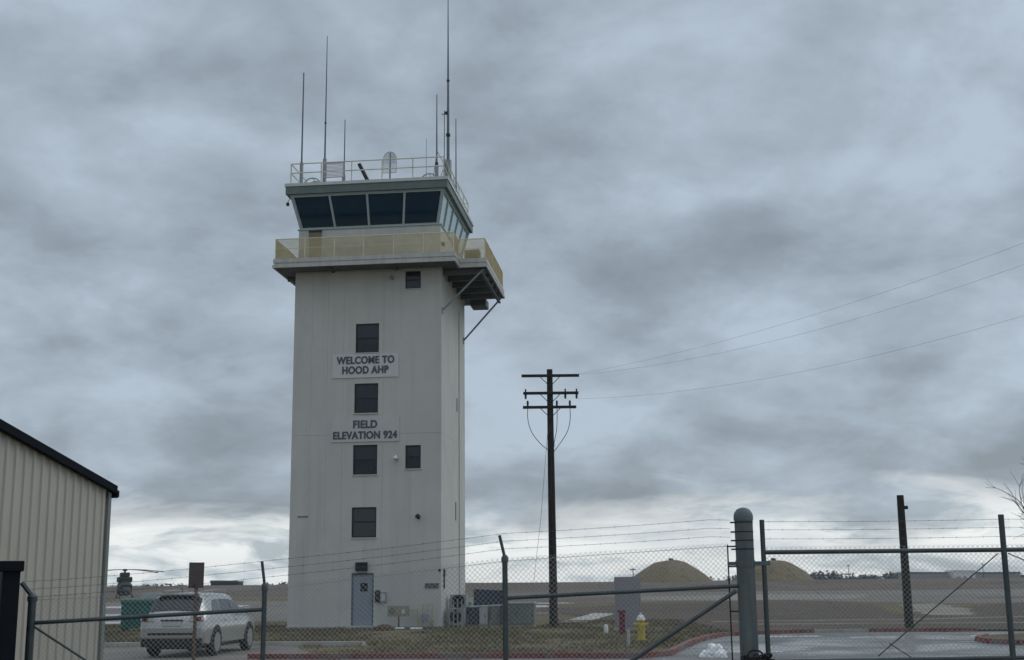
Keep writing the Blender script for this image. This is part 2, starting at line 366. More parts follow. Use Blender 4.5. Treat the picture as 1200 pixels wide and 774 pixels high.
# tower footing strip of bare earth
sheet('bare_earth', [(-10.6, 51.0), (-8, 50.2), (-3, 50.1), (-2.2, 51.4), (-2.8, 53), (-9.3, 53.9), (-10.6, 53.4)], .008, M['soil'], .3, .6, 41)
# low ridge that closes the plain
def ridge():
    mb = MB(); nx = 160
    prof = [(0, 0), (18, .35), (40, 1.15), (58, 2.0), (80, 2.25), (130, 2.1), (240, .9), (400, -.02)]
    for i in range(nx + 1):
        x = -1200 + 2400 * i / nx
        hsc = .95 + .10 * noise.noise(Vector((x * .02, 0, 1)))
        for dy, z in prof: mb.v.append((x, 228 + dy, z * hsc))
    k = len(prof)
    for i in range(nx):
        for j in range(k - 1): a = i * k + j; mb.f.append((a, a + 1, a + k + 1, a + k))
    structure(mb.build('ridge_terrain', M['fieldbrown'], smooth=True))
ridge()

# ------------------------------------------------------------------ control tower
TL = Vector((-9.416, 53.337, 0)); YAW = -0.1161458
TW, TD = 6.45, 6.40
tower = thing('control_tower', 'tall pale grey control tower with glazed cab, railed balcony and blue-grey door', 'control tower', TL, YAW)
def on_tower(s, t, z):
    return TL + Matrix.Rotation(YAW, 3, 'Z') @ Vector((s, t, z))
WINS = [(2.72, 3.74, 11.48, 12.75), (2.70, 3.73, 8.88, 10.15), (2.68, 3.72, 6.28, 7.53), (2.66, 3.71, 3.67, 4.92), (4.87, 5.55, 14.22, 15.0), (4.92, 5.58, 6.49, 7.47)]
DOOR = (2.69, 3.63, .10, 2.22)
ZJ, ZT = 7.98, 15.42
def tower_wall():
    holes = WINS + [DOOR]; seams_x = [.8, 1.5, 2.2, 3.95]; seams_z = [ZJ]
    xs = sorted(set([0, TW] + seams_x + [h[0] for h in holes] + [h[1] for h in holes]))
    zs = sorted(set([0, ZT] + seams_z + [h[2] for h in holes] + [h[3] for h in holes]))
    mb = MB(); g = .0022
    for i in range(len(xs) - 1):
        for j in range(len(zs) - 1):
            x0, x1, z0, z1 = xs[i], xs[i + 1], zs[j], zs[j + 1]; mx, mz = (x0 + x1) / 2, (z0 + z1) / 2
            if any(h[0] < mx < h[1] and h[2] < mz < h[3] for h in holes): continue
            a = x0 + (g if x0 in seams_x else 0); b = x1 - (g if x1 in seams_x else 0)
            c = z0 + (g * 1.6 if z0 in seams_z else 0); e = z1 - (g * 1.6 if z1 in seams_z else 0)
            mb.box(a, b, 0, .12, c, e)
    mb.box(0, TW - .03, .12, TD, 0, ZT)
    ys = [.0, 2.9, 4.9, TD]                                          # right-hand wall panels
    for i in range(3):
        for z0, z1 in ((0, ZJ), (ZJ, ZT)):
            mb.box(TW - .03, TW, ys[i] + (g if i else .121), ys[i + 1] - (g if i < 2 else 0), z0 + (g * 1.6 if z0 else 0), z1 - (g * 1.6 if z1 == ZJ else 0))
    return mb.build('wall', M['tower'], tower)
tower_wall()
MB().box(-.05, TW + .05, -.05, TD + .05, -.1, .07).build('plinth', M['conc'], tower)
for x0, x1, z0, z1 in WINS:
    fr = MB(); f = .055
    fr.box(x0, x0 + f, .045, .115, z0, z1).box(x1 - f, x1, .045, .115, z0, z1).box(x0 + f, x1 - f, .045, .115, z0, z0 + f).box(x0 + f, x1 - f, .045, .115, z1 - f, z1)
    zm = (z0 + z1) / 2 + .02; fr.box(x0 + f, x1 - f, .05, .11, zm - .03, zm + .03)
    w_ = fr.build('window', M['frame'], tower)
    MB().box(x0 + f, x1 - f, .075, .095, zm + .03, z1 - f).build('pane', M['glass2'], w_)
    MB().box(x0 + f, x1 - f, .085, .105, z0 + f, zm - .03).build('pane', M['glass'], w_)
    MB().box(x0 - .03, x1 + .03, -.045, .04, z0 - .045, z0 - .002).build('sill', M['tower'], w_)
x0, x1, z0, z1 = DOOR
dr = MB().box(x0 + .07, x1 - .07, .05, .10, z0, z1 - .07).build('door', M['blue_door'], tower)
MB().box(x0, x0 + .067, .01, .115, z0, z1).box(x1 - .067, x1, .01, .115, z0, z1).box(x0 + .067, x1 - .067, .01, .115, z1 - .067, z1).build('door_frame', mat('dark_blue_grey_frame', (.10, .125, .16), .5), dr)
MB().box(3.07, 3.37, .035, .049, 1.48, 1.82).build('pane', M['glass'], dr)
MB().box(3.50, 3.54, .0, .049, 1.05, 1.15).box(3.42, 3.53, -.012, .0, 1.08, 1.11).build('handle', M['steel_grey'], dr)
MB().box(2.6, 3.72, -.62, -.052, 0, .09).build('step', M['conc'], tower)
MB().box(2.88, 3.37, -.16, -.002, 2.30, 2.66).build('entrance_lamp', M['dark'], tower, bevel=.02)
MB().box(2.92, 3.33, -.15, -.01, 2.27, 2.299).build('lens', M['ac_grey'], tower.children[-1])
MB().box(3.71, 3.90, -.12, -.002, 1.04, 1.52).build('intercom_box', M['dark'], tower, bevel=.01)
MB().box(3.93, 4.18, -.10, -.002, 1.03, 1.45).build('meter_box', M['ac_grey'], tower, bevel=.01)
MB().box(3.97, 4.14, -.112, -.101, 1.10, 1.37).build('cover', M['sign_grey'], tower.children[-1])
MB().box(5.78, 6.35, -.03, -.002, 1.58, 1.78).build('name_plate', mat('dark_plate', (.10, .105, .11), .5), tower)
MB().box(6.35, 6.43, -.03, -.002, 2.25, 2.36).build('junction_box', M['dark'], tower)
# wall lamps
def wall_lamp(s, z, m, k=1.0):
    a = MB().box(s - .05 * k, s + .05 * k, -.05, -.002, z - .02, z + .16 * k).tube([(s, -.05, z + .10 * k), (s, -.16 * k, z + .10 * k)], .022).build('wall_lamp', M['dark'] if m is M['dark'] else M['ac_grey'], tower)
    MB().lathe([(.03 * k, .08 * k), (.10 * k, .0), (.115 * k, -.05 * k), (.07 * k, -.09 * k)], 16, (s, -.22 * k, z + .10 * k)).build('lamp_shade', m, a, smooth=True)
wall_lamp(5.50, 4.42, M['dark'], 1.0); wall_lamp(4.55, 6.86, M['white'], 1.0); wall_lamp(4.30, 14.66, M['ac_grey'], .8)
MB().box(.35, .80, -.028, -.002, 4.55, 4.60).build('vent_strip', M['cabinet'], tower)
# side wall fittings
MB().box(TW + .002, TW + .05, .55, .68, 1.55, 2.35).box(TW + .002, TW + .07, .50, .72, 2.1, 2.3).build('side_fixture', M['dark'], tower)
MB().tube([(TW + .03, 4.6, 0), (TW + .03, 4.6, 14.2)], .025).build('conduit', M['tower'], tower)
MB().box(TW + .002, TW + .03, 3.6, 3.75, 4.5, 5.3).build('side_vent', M['palegrey'], tower); MB().box(TW + .002, TW + .03, 4.0, 4.12, 9.4, 10.0).build('side_vent', M['palegrey'], tower)
# balcony deck
DZ0, DZ1 = 15.10, 15.42
DP = [(-.62, -1.1), (7.18, -1.1), (7.18, .10), (8.35, .10), (8.35, 6.25), (7.3, 6.25), (7.3, 7.5), (-.62, 7.5)]
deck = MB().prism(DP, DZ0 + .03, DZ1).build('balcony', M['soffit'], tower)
def fascia():
    mb = MB(); o_ = .035
    for i in range(len(DP)):
        p, q = Vector(DP[i]), Vector(DP[(i + 1) % len(DP)]); dd = (q - p).normalized(); n_ = Vector((dd.y, -dd.x))
        a, b = p + n_ * .004, q + n_ * .004
        for lo, hi, th in ((DZ0 - .02, DZ0 + .11, .07), (DZ0 + .112, DZ1 - .122, .012), (DZ1 - .12, DZ1 + .06, .045)):
            a2, b2 = p + n_ * th - dd * 0, q + n_ * th
            ext = dd * th
            mb.quadbox([(*(a - ext * .98), lo), (*(b + ext * .98), lo), (*(b2 + ext * .98), lo), (*(a2 - ext * .98), lo), (*(a - ext * .98), hi), (*(b + ext * .98), hi), (*(b2 + ext * .98), hi), (*(a2 - ext * .98), hi)])
    return mb.build('fascia', M['deck'], deck)
fascia()
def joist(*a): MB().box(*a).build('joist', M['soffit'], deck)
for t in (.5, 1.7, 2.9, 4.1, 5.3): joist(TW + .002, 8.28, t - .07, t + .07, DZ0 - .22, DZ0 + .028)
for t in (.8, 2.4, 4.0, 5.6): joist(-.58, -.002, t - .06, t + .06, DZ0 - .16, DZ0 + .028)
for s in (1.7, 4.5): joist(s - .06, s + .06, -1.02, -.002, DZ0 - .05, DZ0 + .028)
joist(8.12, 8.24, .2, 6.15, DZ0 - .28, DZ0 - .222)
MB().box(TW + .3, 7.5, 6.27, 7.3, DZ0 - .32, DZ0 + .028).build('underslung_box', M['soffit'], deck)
# balcony railing with mesh infill
RP = [(p[0] + (.03 if p[0] < 0 else -.03), p[1] + (.03 if p[1] < 2 else -.03)) for p in DP]
RT = 16.36
def railing():
    posts = MB(); mesh = MB()
    for i in range(len(RP)):
        p, q = Vector(RP[i]), Vector(RP[(i + 1) % len(RP)]); Ln = (q - p).length; dd = (q - p) / Ln; nn = Vector((-dd.y, dd.x))
        k = max(1, round(Ln / 1.3))
        for j in range(k + 1):
            if j == k: continue
            c = p + dd * (Ln * j / k); posts.tube([(*c, DZ1), (*c, RT)], .022, 6)
        posts.tube([(*p, RT), (*q, RT)], .022, 6); posts.tube([(*p, DZ1 + .52), (*q, DZ1 + .52)], .013, 6)
        Hh = RT - DZ1 - .06; st = .07; z0 = DZ1 + .05
        c = -Hh
        while c < Ln:
            for sg in (1, -1):
                u0, u1 = max(0, c), min(Ln, c + Hh)
                if u1 - u0 < .02: continue
                v0, v1 = u0 - c, u1 - c
                if sg < 0: v0, v1 = Hh - v0, Hh - v1
                a, b = p + dd * u0 + nn * .003 * sg, p + dd * u1 + nn * .003 * sg
                mesh.tube([(*a, z0 + v0), (*b, z0 + v1)], .0105, 3, cap=False)
            c += st
    posts.build('railing', M['yellow_rail'], deck); mesh.build('railing_mesh', M['yellow_mesh'], deck)
railing()
MB().tube([(-.58, -1.05, RT - .02), (-.58, .0, DZ1 + .05)], .03, 6).build('railing_brace', M['yellow_rail'], deck)
# struts
for t0, zt0, zt1, tt in ((.16, 13.25, 15.02, .22), (6.04, 13.05, 15.0, 5.95)):
    MB().tube([(TW + .01, t0, zt0), (8.25, tt, zt1)], .045, 8).box(TW + .002, TW + .04, t0 - .12, t0 + .12, zt0 - .14, zt0 + .12).build('strut', M['steel_grey'], tower)
# cab
CB, CT = 17.08, 18.47
cb0 = MB().box(.10, 6.40, .02, 6.3, DZ1 + .002, CB - .05).build('cab_wall', M['tower'], tower)
MB().box(.05, 6.45, -.03, 6.35, CB - .048, CB).build('cab_sill', M['mullion'], cb0)
b1 = MB().box(.58, 1.12, -.03, .018, DZ1 + .004, 16.92).build('cab_door', M['brown_door'], tower)
MB().box(.56, 1.14, -.06, .015, 16.922, 17.0).build('door_head', M['frame'], b1)
MB().box(.14, .56, -.01, .018, DZ1 + .004, 16.95).build('side_panel', M['deck'], b1)
# slanted glazing: bottom ring and top ring
ring0 = [(.22, .04), (6.28, .04), (6.28, 6.24), (.22, 6.24)]; ring1 = [(-.10, -.50), (6.60, -.50), (6.60, 6.55), (-.10, 6.55)]
for k, n_ in zip(range(4), (4, 5, 4, 5)):
    a0, b0, a1, b1_ = Vector(ring0[k]), Vector(ring0[(k + 1) % 4]), Vector(ring1[k]), Vector(ring1[(k + 1) % 4])
    P0, P1 = Vector((*a0, CB)), Vector((*b0, CB)); Q0, Q1 = Vector((*a1, CT)), Vector((*b1_, CT))
    nrm = (P1 - P0).cross(Q0 - P0).normalized()
    fr = MB()
    def bar(A, B, w_=.05, th=.05):
        dd = (B - A).normalized(); sd_ = dd.cross(nrm).normalized() * w_
        o1, o2 = nrm * th, -nrm * .03
        fr.quadbox([A - sd_ + o2, A + sd_ + o2, A + sd_ + o1, A - sd_ + o1, B - sd_ + o2, B + sd_ + o2, B + sd_ + o1, B - sd_ + o1])
    bar(P0 + (Q0 - P0) * .02, P1 + (Q1 - P1) * .02, .035, .045); bar(P0 + (Q0 - P0) * .975, P1 + (Q1 - P1) * .975, .035, .045)
    for j in range(n_ + 1): bar(P0.lerp(P1, j / n_), Q0.lerp(Q1, j / n_), .045 if 0 < j < n_ else .07, .05)
    fo = fr.build('cab_window', M['mullion'], tower)
    for j in range(n_):
        u0, u1 = j / n_, (j + 1) / n_
        c = [P0.lerp(P1, u0), P0.lerp(P1, u1), Q0.lerp(Q1, u1), Q0.lerp(Q1, u0)]
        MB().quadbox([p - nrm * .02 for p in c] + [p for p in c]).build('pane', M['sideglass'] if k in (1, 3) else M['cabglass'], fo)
roof = MB().box(-.34, 6.82, -.68, 6.72, 18.50, 18.84).build('roof', M['roof'], tower)
MB().box(-.38, 6.86, -.72, 6.76, 18.842, 18.98).build('roof_capping', M['roof_cap'], roof)
MB().box(-.2, 6.68, -.56, 6.6, 18.455, 18.498).build('roof_soffit', M['mullion'], roof)
# roof railing
RR = 19.95; rp = [(-.18, -.45), (6.62, -.45), (6.62, 6.5), (-.18, 6.5)]
rl = MB()
for i in range(4):
    p, q = Vector(rp[i]), Vector(rp[(i + 1) % 4]); Ln = (q - p).length; k = 5
    for j in range(k): c = p.lerp(q, j / k); rl.tube([(*c, 18.98), (*c, RR)], .028, 6)
    for z in (RR, RR - .42): rl.tube([(*p, z), (*q, z)], .026, 6)
rl.build('roof_railing', M['white_rail'], roof)
MB().lathe([(.03, 0), (.07, .02), (.07, .14), (.03, .16)], 12, (-.36, -.25, 18.1)).tube([(-.36, -.25, 18.26), (-.25, -.25, 18.5)], .015).build('camera_dome', M['dark'], tower)

# tower signs (own things)
def text_mesh(body, size, m, parent, loc, offset=.0, spacing=1.0):
    cu = bpy.data.curves.new('lettering', 'FONT'); cu.body = body; cu.size = size; cu.align_x = 'CENTER'; cu.extrude = .004; cu.offset = offset; cu.space_character = spacing
    tmp = bpy.data.objects.new('tmp', cu); COL.objects.link(tmp)
    bpy.context.view_layer.update()
    me = bpy.data.meshes.new_from_object(tmp.evaluated_get(bpy.context.evaluated_depsgraph_get()))
    bpy.data.objects.remove(tmp)
    me.name = 'lettering'; me.materials.clear(); me.materials.append(m)
    o = bpy.data.objects.new('lettering', me); COL.objects.link(o); o.parent = parent; o.location = loc; o.rotation_euler = (R(90), 0, 0)
    return o
def tower_sign(x0, x1, z0, z1, lines, bm_, label):
    '''lines: (cap height, baseline, width, words)'''
    o = on_tower((x0 + x1) / 2, -.002, z0)
    t = thing('wall_sign', label, 'sign', o, YAW)
    h = (x1 - x0) / 2
    MB().box(-h, h, -.035, -.001, 0, z1 - z0).build('board', bm_, t)
    for s, z, sx, b_ in lines:
        tm = text_mesh(b_, .5, M['letter'], t, (0, -.041, z), offset=.008, spacing=1.08)
        xs = [v.co.x for v in tm.data.vertices]; ys = [v.co.y for v in tm.data.vertices]; k = sx / (max(xs) - min(xs))
        for v in tm.data.vertices: v.co.x = (v.co.x - (max(xs) + min(xs)) / 2) * k; v.co.y = (v.co.y - min(ys)) * s / (max(ys) - min(ys))
        bm = bmesh.new(); bm.from_mesh(tm.data); base = bm.verts[:] + bm.edges[:] + bm.faces[:]
        for q_, (dx, dy) in enumerate(((.015, 0), (-.015, 0), (.008, .010), (-.008, -.010))):
            nv = [e for e in bmesh.ops.duplicate(bm, geom=base)['geom'] if isinstance(e, bmesh.types.BMVert)]
            for v in nv: v.co.x += dx; v.co.y += dy; v.co.z += .0012 * (q_ + 1)
        bm.to_mesh(tm.data); bm.free()
tower_sign(1.73, 4.61, 10.40, 11.42, [(.32, .60, 2.5, 'WELCOME TO'), (.32, .17, 2.0, 'HOOD AHP')], M['sign_white'], 'white board reading WELCOME TO HOOD AHP on the tower front')
tower_sign(1.73, 4.66, 7.66, 8.68, [(.32, .58, 1.02, 'FIELD'), (.32, .12, 2.74, 'ELEVATION 924')], M['sign_grey'], 'grey board reading FIELD ELEVATION 924 on the tower front')

# roof equipment: own things
def antenna(s, t, z0, z1, r0, r1, label, knobs=(), stays=(), base=True, name='whip_antenna', lean=0):
    o = thing(name, label, 'antenna', on_tower(s, t, z0), YAW, 'antennas on the tower roof')
    h = z1 - z0
    MB().tube([(0, 0, .0), (lean * .4, 0, h * .45), (lean, 0, h)], r0, 8, r1).build('rod', M['antenna'], o, smooth=True)
    m = MB().box(-.09, .09, -.09, .09, 0, .03).tube([(0, 0, .03), (0, 0, min(1.4, h * .2))], r0 * 1.8, 8)
    m.build('mount', M['steel_grey'], o)
    for kz, kr in knobs: MB().lathe([(.02, -kr), (kr, -kr * .6), (kr, kr * .6), (.02, kr)], 12, (0, 0, kz)).build('coupler', M['dark'], o)
    if stays:
        sm = MB()
        for dx, dy, zh in stays: sm.tube([(0, 0, zh), (dx, dy, .02)], .012, 5)
        sm.build('stay', M['dark'], o)
    return o
RZ = 18.982
antenna(.12, .1, RZ, 24.45, .045, .028, 'plain whip antenna nearest the left corner of the tower roof', [(1.15, .085)])
antenna(1.12, .3, RZ, 26.25, .05, .016, 'long tapering antenna rising beside the louvred panel on the roof', [(3.1, .05)])
antenna(2.00, .35, RZ, 22.2, .035, .02, 'short thin antenna at the right end of the louvred panel')
antenna(6.20, .2, RZ, 23.1, .045, .02, 'short antenna with stays, left of the tallest mast on the roof', [(.9, .07)], [(.75, .1, 1.5), (-.3, .5, 1.4)])
a_ = antenna(6.42, .9, RZ, 22.6, .022, .018, 'slim rod carrying a small dark wind sensor near the roof corner')
MB().tube([(-.12, 0, 3.45), (.12, 0, 3.45)], .02, 6).lathe([(.01, -.09), (.08, -.05), (.08, .05), (.01, .09)], 10, (.1, 0, 3.5)).build('wind_sensor', M['dark'], a_)
antenna(6.52, 1.3, RZ, 28.3, .085, .018, 'tallest mast on the tower roof, reaching the top edge', [(5.2, .07), (2.6, .10)], [(-.45, -.4, 1.6)])
antenna(6.60, 3.0, RZ, 23.0, .035, .02, 'thin antenna right of the tallest mast, above the side windows', [(.1, .09)])
antenna(5.66, .6, RZ, 21.2, .012, .008, 'very thin faint rod between the grid dish and the tallest mast')
o = thing('louvred_panel', 'pinkish grey louvred panel on legs standing on the tower roof', 'louvred panel', on_tower(1.62, .02, RZ), YAW)
lv = MB().box(-.45, .45, -.02, .02, .42, .46).box(-.45, .45, -.02, .02, 1.06, 1.10).box(-.45, -.41, -.02, .02, .46, 1.06).box(.41, .45, -.02, .02, .46, 1.06)
for i in range(9): z = .49 + i * .063; lv.quadbox([(-.41, -.03, z), (.41, -.03, z), (.41, -.02, z), (-.41, -.02, z), (-.41, .03, z + .05), (.41, .03, z + .05), (.41, .04, z + .05), (-.41, .04, z + .05)])
lv.build('louvre', M['pinkgrey'], o)
for sx in (-.4, .4): MB().box(sx - .025, sx + .025, -.02, .02, 0, .419).build('leg', M['steel_grey'], o)
o = thing('grid_antenna', 'rounded grid antenna on a short post at mid roof', 'antenna', on_tower(4.13, .1, RZ), YAW)
MB().tube([(0, 0, 0), (0, 0, 1.45)], .03, 8).build('post', M['dark'], o)
gm = MB()
out = []
for i in range(13): a = math.pi * i / 12; out.append((.32 * math.cos(a), 1.22 + .36 * math.sin(a)))
out = [(.32, .52)] + out + [(-.32, .52)]
outl = [(x, -.05 - .0 * z, z) for x, z in out]
gm.tube(outl + [outl[0]], .015, 5)
for i in range(13):
    x = -.28 + i * .0467; zt_ = 1.22 + .36 * math.sqrt(max(0, 1 - (x / .32) ** 2)); gm.tube([(x, -.05, .52), (x, -.05, zt_)], .006, 4)
for i in range(16): z = .56 + i * .065; hw = .32 if z < 1.22 else .32 * math.sqrt(max(0, 1 - ((z - 1.22) / .36) ** 2)); gm.tube([(-hw, -.055, z), (hw, -.055, z)], .005, 4)
for i in range(26):
    x = -.30 + i * .024; zt_ = 1.22 + .36 * math.sqrt(max(0, 1 - (x / .32) ** 2)); gm.tube([(x, -.06, .98), (x, -.06, zt_)], .005, 3)
gm.v = [(x * .92, y, (z - .52) * .92 + .52) for x, y, z in gm.v]
gm.build('grid', M['cabinet_top'], o)
o = MB().tube([(0, 0, 0), (-.50, 0, 1.0)], .085, 12).build('slanted_tube', M['dark'], loc=on_tower(3.25, .05, RZ), rz=YAW); tag(o, 'dark slanted tube leaning over the front edge of the roof', 'tube')
def hoop(s, t, r, label):
    pts = [(r * math.cos(math.pi * i / 14), 0, r * math.sin(math.pi * i / 14)) for i in range(15)]
    mb = MB().tube(pts, .028, 7).tube([(x, .5, z) for x, y, z in pts], .028, 7).tube([(0, 0, r), (0, .5, r)], .018, 6)
    tag(mb.build('ladder_hoop', M['steel_grey'], loc=on_tower(s, t, RZ), rz=YAW), label, 'ladder hoop')
hoop(.68, -.1, .40, 'pale arched hoop on the left of the roof'); hoop(5.9, 0, .38, 'arched hoop near the right end of the roof front')
tag(MB().box(-.32, .32, -.3, .3, .0, .52).build('air_conditioner', M['ac_green'], loc=on_tower(7.72, .6, DZ1), rz=YAW, bevel=.03), 'green-grey box unit on the right-hand balcony', 'air conditioner')
tag(MB().box(-.07, .07, -.06, .0, 0, .2).build('call_box', M['red_paint'], loc=on_tower(6.7, -1.0, DZ1 + .35), rz=YAW), 'small faded red box behind the balcony railing near its corner', 'call box')

# ------------------------------------------------------------------ things at the tower's foot
o = thing('gas_meter_set', 'faded yellow gas piping and meters against the tower foot', 'gas meters', on_tower(5.2, -.35, 0), YAW)
MB().tube([(.35, 0, 0), (.35, 0, .72), (-.2, 0, .72), (-.2, 0, .5)], .035, 8).tube([(.55, .05, 0), (.55, .05, .95), (.95, .05, .95), (.95, .05, 0)], .03, 8).tube([(.75, .05, .95), (.75, .05, .45)], .03).build('pipe', M['pipe_yellow'], o, smooth=True)
MB().box(.5, .78, -.08, .10, .27, .58).build('meter', M['blue_door'], o, bevel=.03)
MB().box(.85, 1.0, -.05, .1, .1, .34).build('regulator', M['beige'], o, bevel=.02)
o = thing('wayside_notice', 'low beige notice board on a short post before the tower wall', 'notice board', on_tower(4.85, -.9, 0), YAW)
MB().box(.0, .06, -.03, .03, 0, .5).build('post', M['rust'], o)
MB().box(-.42, .48, -.05, -.03, .48, .90).build('board', M['beige'], o)
MB().box(.16, .28, -.062, -.051, .6, .76).build('notice', M['sign_white'], o); MB().box(-.36, -.1, -.062, -.051, .56, .80).build('notice', M['cabinet'], o)
# rack with condensers on the right side of the tower
def condenser(pos, rz, label, w_=.85, d_=.5, h=.75, legs=.35):
    o = thing('condenser_unit', label, 'condenser', pos, rz, 'condensers right of the tower')
    c = MB().box(-w_ / 2, w_ / 2, -d_ / 2, d_ / 2, legs, legs + h).build('casing', M['ac_grey'], o, bevel=.02)
    g = MB()
    for i in range(7): g.lathe([(.05 + i * .035, 0), (.062 + i * .035, 0)], 20, (0, -d_ / 2 - .006, legs + h / 2), 'Y')
    g.build('fan_guard', M['dark'], c)
    for sx in (-1, 1): MB().box(sx * w_ * .42 - .03, sx * w_ * .42 + .03, -d_ / 2, d_ / 2, 0, legs - .001).build('leg', M['steel_grey'], o)
    return o
condenser(on_tower(6.95, .8, 0), YAW, 'nearest condenser at the tower corner', .7, .45, .62, .12)
condenser(on_tower(6.95, 1.5, 0), YAW, 'raised condenser standing just behind the nearest one', .7, .45, .55, .75)
condenser(on_tower(7.0, 2.6, 0), YAW, 'rearmost condenser beside the dark blue housing', .7, .5, .7, .3)
o = thing('pipe_stand', 'pale pipe stand with upright pipes against the tower side', 'pipe stand', on_tower(6.75, .25, 0), YAW)
pm = MB()
for i in range(4): pm.tube([(i * .17, 0, 0), (i * .17, 0, 1.15 - .05 * (i % 2))], .028, 7)
pm.tube([(-.08, 0, .62), (.6, 0, .62)], .02, 6)
pm.build('pipe', M['steel_grey'], o)
o = thing('generator_housing', 'dark blue housing with a sloping end behind the grey cabinets', 'generator', on_tower(7.95, 6.2, 0), YAW)
MB().prism([(-1.0, .55), (.62, .55), (.52, 1.0), (.30, 1.45), (-1.0, 1.52)], -.6, .6, 'Y').build('housing', M['blue_dark'], o, bevel=.04)
MB().box(-1.05, 1.15, -.65, .65, .12, .55).build('base_frame', M['dark_frame'], o)
def cabinet(s, t, w_, d_, h, label, ndoor=2, m=None):
    o = thing('utility_cabinet', label, 'utility cabinet', on_tower(s, t, 0), YAW, 'utility cabinets in a row')
    MB().box(0, w_, 0, d_, .07, h).build('housing', m or M['cabinet'], o, bevel=.012)
    MB().box(-.03, w_ + .03, -.04, d_ + .03, h + .002, h + .05).build('lid', M['cabinet_top'], o)
    MB().box(.03, w_ - .03, .03, d_ - .03, 0, .069).build('plinth', M['conc'], o)
    for i in range(ndoor):
        a, b = w_ * i / ndoor + .03, w_ * (i + 1) / ndoor - .03
        dd = MB().box(a, b, -.016, -.001, .12, h - .05).build('door', m or M['cabinet'], o)
        MB().box(b - .09, b - .06, -.04, -.017, h * .45, h * .62).build('handle', M['dark'], dd)
cabinet(7.35, 1.4, .42, .8, .78, 'narrow dark cabinet at the left end of the row', 1, M['blue_dark'])
cabinet(7.85, 1.2, .34, .7, .80, 'slim pale cabinet second from the left in the row', 1, M['cabinet_top'])
cabinet(8.3, 1.3, .42, .7, .82, 'grey-green cabinet in the middle of the row', 1)
cabinet(8.85, 1.1, 1.3, .9, .92, 'widest grey-green cabinet with two doors at the right end', 2)
# white pipes lying by the tower
for s, t, l, lab in ((5.0, -2.2, .7, 'short white pipe lying flat before the notice board'), (5.9, -2.5, .45, 'white pipe stub nearest the gas meters')):
    p = on_tower(s, t, .05); tag(MB().tube([(-l / 2, 0, 0), (l / 2, .1, 0)], .045, 8).build('loose_pipe', M['white'], loc=p, rz=YAW), lab, 'pipe')
mh = MB().lathe([(.45, 0), (.38, .14), (.2, .22), (.03, .24)], 18).build('earth_heap', M['soil'], loc=on_tower(4.75, -2.9, 0)); tag(mh, 'small dark heap on the grass before the tower', 'heap')

# ------------------------------------------------------------------ utility pole and its lines
UP = Vector((1.53, 51.1, 0)); UH = 10.35
up = thing('utility_pole', 'dark wooden utility pole with three crossarms right of the tower', 'utility pole', UP)
MB().tube([(0, 0, -.2), (0, 0, UH * .5), (0, 0, UH)], .175, 14, .12).build('pole', M['wood'], up, smooth=True)
arms = [(UH - .28, -1.16, 1.20), (UH - 1.0, -1.10, 1.16), (UH - 1.58, -1.12, 1.06)]
for i, (z, x0, x1) in enumerate(arms):
    ca = MB().box(x0, x1, -.20, -.10, z - .055, z + .055).build('crossarm', M['wood'], up)
    MB().tube([(-.42, -.21, z - .04), (0, -.17, z - .45)], .016, 5).tube([(.42, -.21, z - .04), (0, -.17, z - .45)], .016, 5).build('brace', M['dark'], ca)
    for x in ([] if i == 0 else ([-1.0, .62, 1.08] if i == 1 else [-.92, .27, .80])):
        up_ = 1 if i == 2 else -1
        MB().lathe([(.02, 0), (.05, .03), (.03, .06), (.06, .09), (.03, .13), (.055, .16), (.02, .22)], 10, (x, -.15, z + (.055 if i == 2 else -.24))).build('insulator', M['dark'], ca)
        if i == 1: MB().box(x - .03, x + .03, -.18, -.12, z + .056, z + .17).build('bolt', M['dark'], ca)
lc = MB()
def curve(a, b, sag, n=18): 
    a, b = Vector(a), Vector(b); return [a.lerp(b, i / n) + Vector((0, 0, -sag * 4 * (i / n) * (1 - i / n))) for i in range(n + 1)]
z3 = arms[2][0]
for x, x2, zb in ((-.92, -.12, z3 - 1.65), (.80, .12, z3 - 1.72), (.27, .14, z3 - 1.5)):
    c = [Vector((x, -.15, z3)), Vector((x * 1.0, -.15, z3 - .5)), Vector((x * .85, -.16, z3 - 1.0)), Vector((x * .5, -.16, z3 - 1.45)), Vector((x2, -.16, zb - .1))]
    pts = []
    for i in range(len(c) - 1):
        p0, p1, p2, p3 = c[max(0, i - 1)], c[i], c[i + 1], c[min(len(c) - 1, i + 2)]
        for k in range(5):
            u = k / 5; pts.append(.5 * ((2 * p1) + (p2 - p0) * u + (2 * p0 - 5 * p1 + 4 * p2 - p3) * u * u + (3 * p1 - p0 - 3 * p2 + p3) * u ** 3))
    pts.append(c[-1]); lc.tube(pts, .014, 5)
lc.tube([(.0, -.19, z3 - 1.7), (.0, -.185, .2)], .02, 6)
lc.build('drop_cable', M['cable'], up)
MB().tube([(-.1, 0, 8.0), (-.45, -.2, 4.3), (-1.0, -.5, 0)], .008, 4).build('guy_wire', M['line'], up)
def line_through(A, B_, sag, ext, label):
    """overhead line from A through B_ and on out of view to the right"""
    A, B_ = Vector(A), Vector(B_); pts = []
    for i in range(60):
        u = i / 59 * ext; p = A.lerp(B_, u); p.z += -4 * sag * u * (1 - u) if u <= 1 else 4 * sag * u * (u - 1) * .9; pts.append(p)
    tag(MB().tube(pts, .0036, 5).build('overhead_line', M['line']), label, 'power line', 'overhead lines off the pole')
line_through(UP + Vector((1.16, -.15, arms[0][0] + .06)), (13.90, 33, 10.63), .35, 1.55, 'upper overhead line from the top crossarm rising to the right')
line_through(UP + Vector((1.05, -.15, arms[0][0] + .02)), (13.85, 33, 10.03), .5, 1.55, 'darker overhead line just below the upper one')
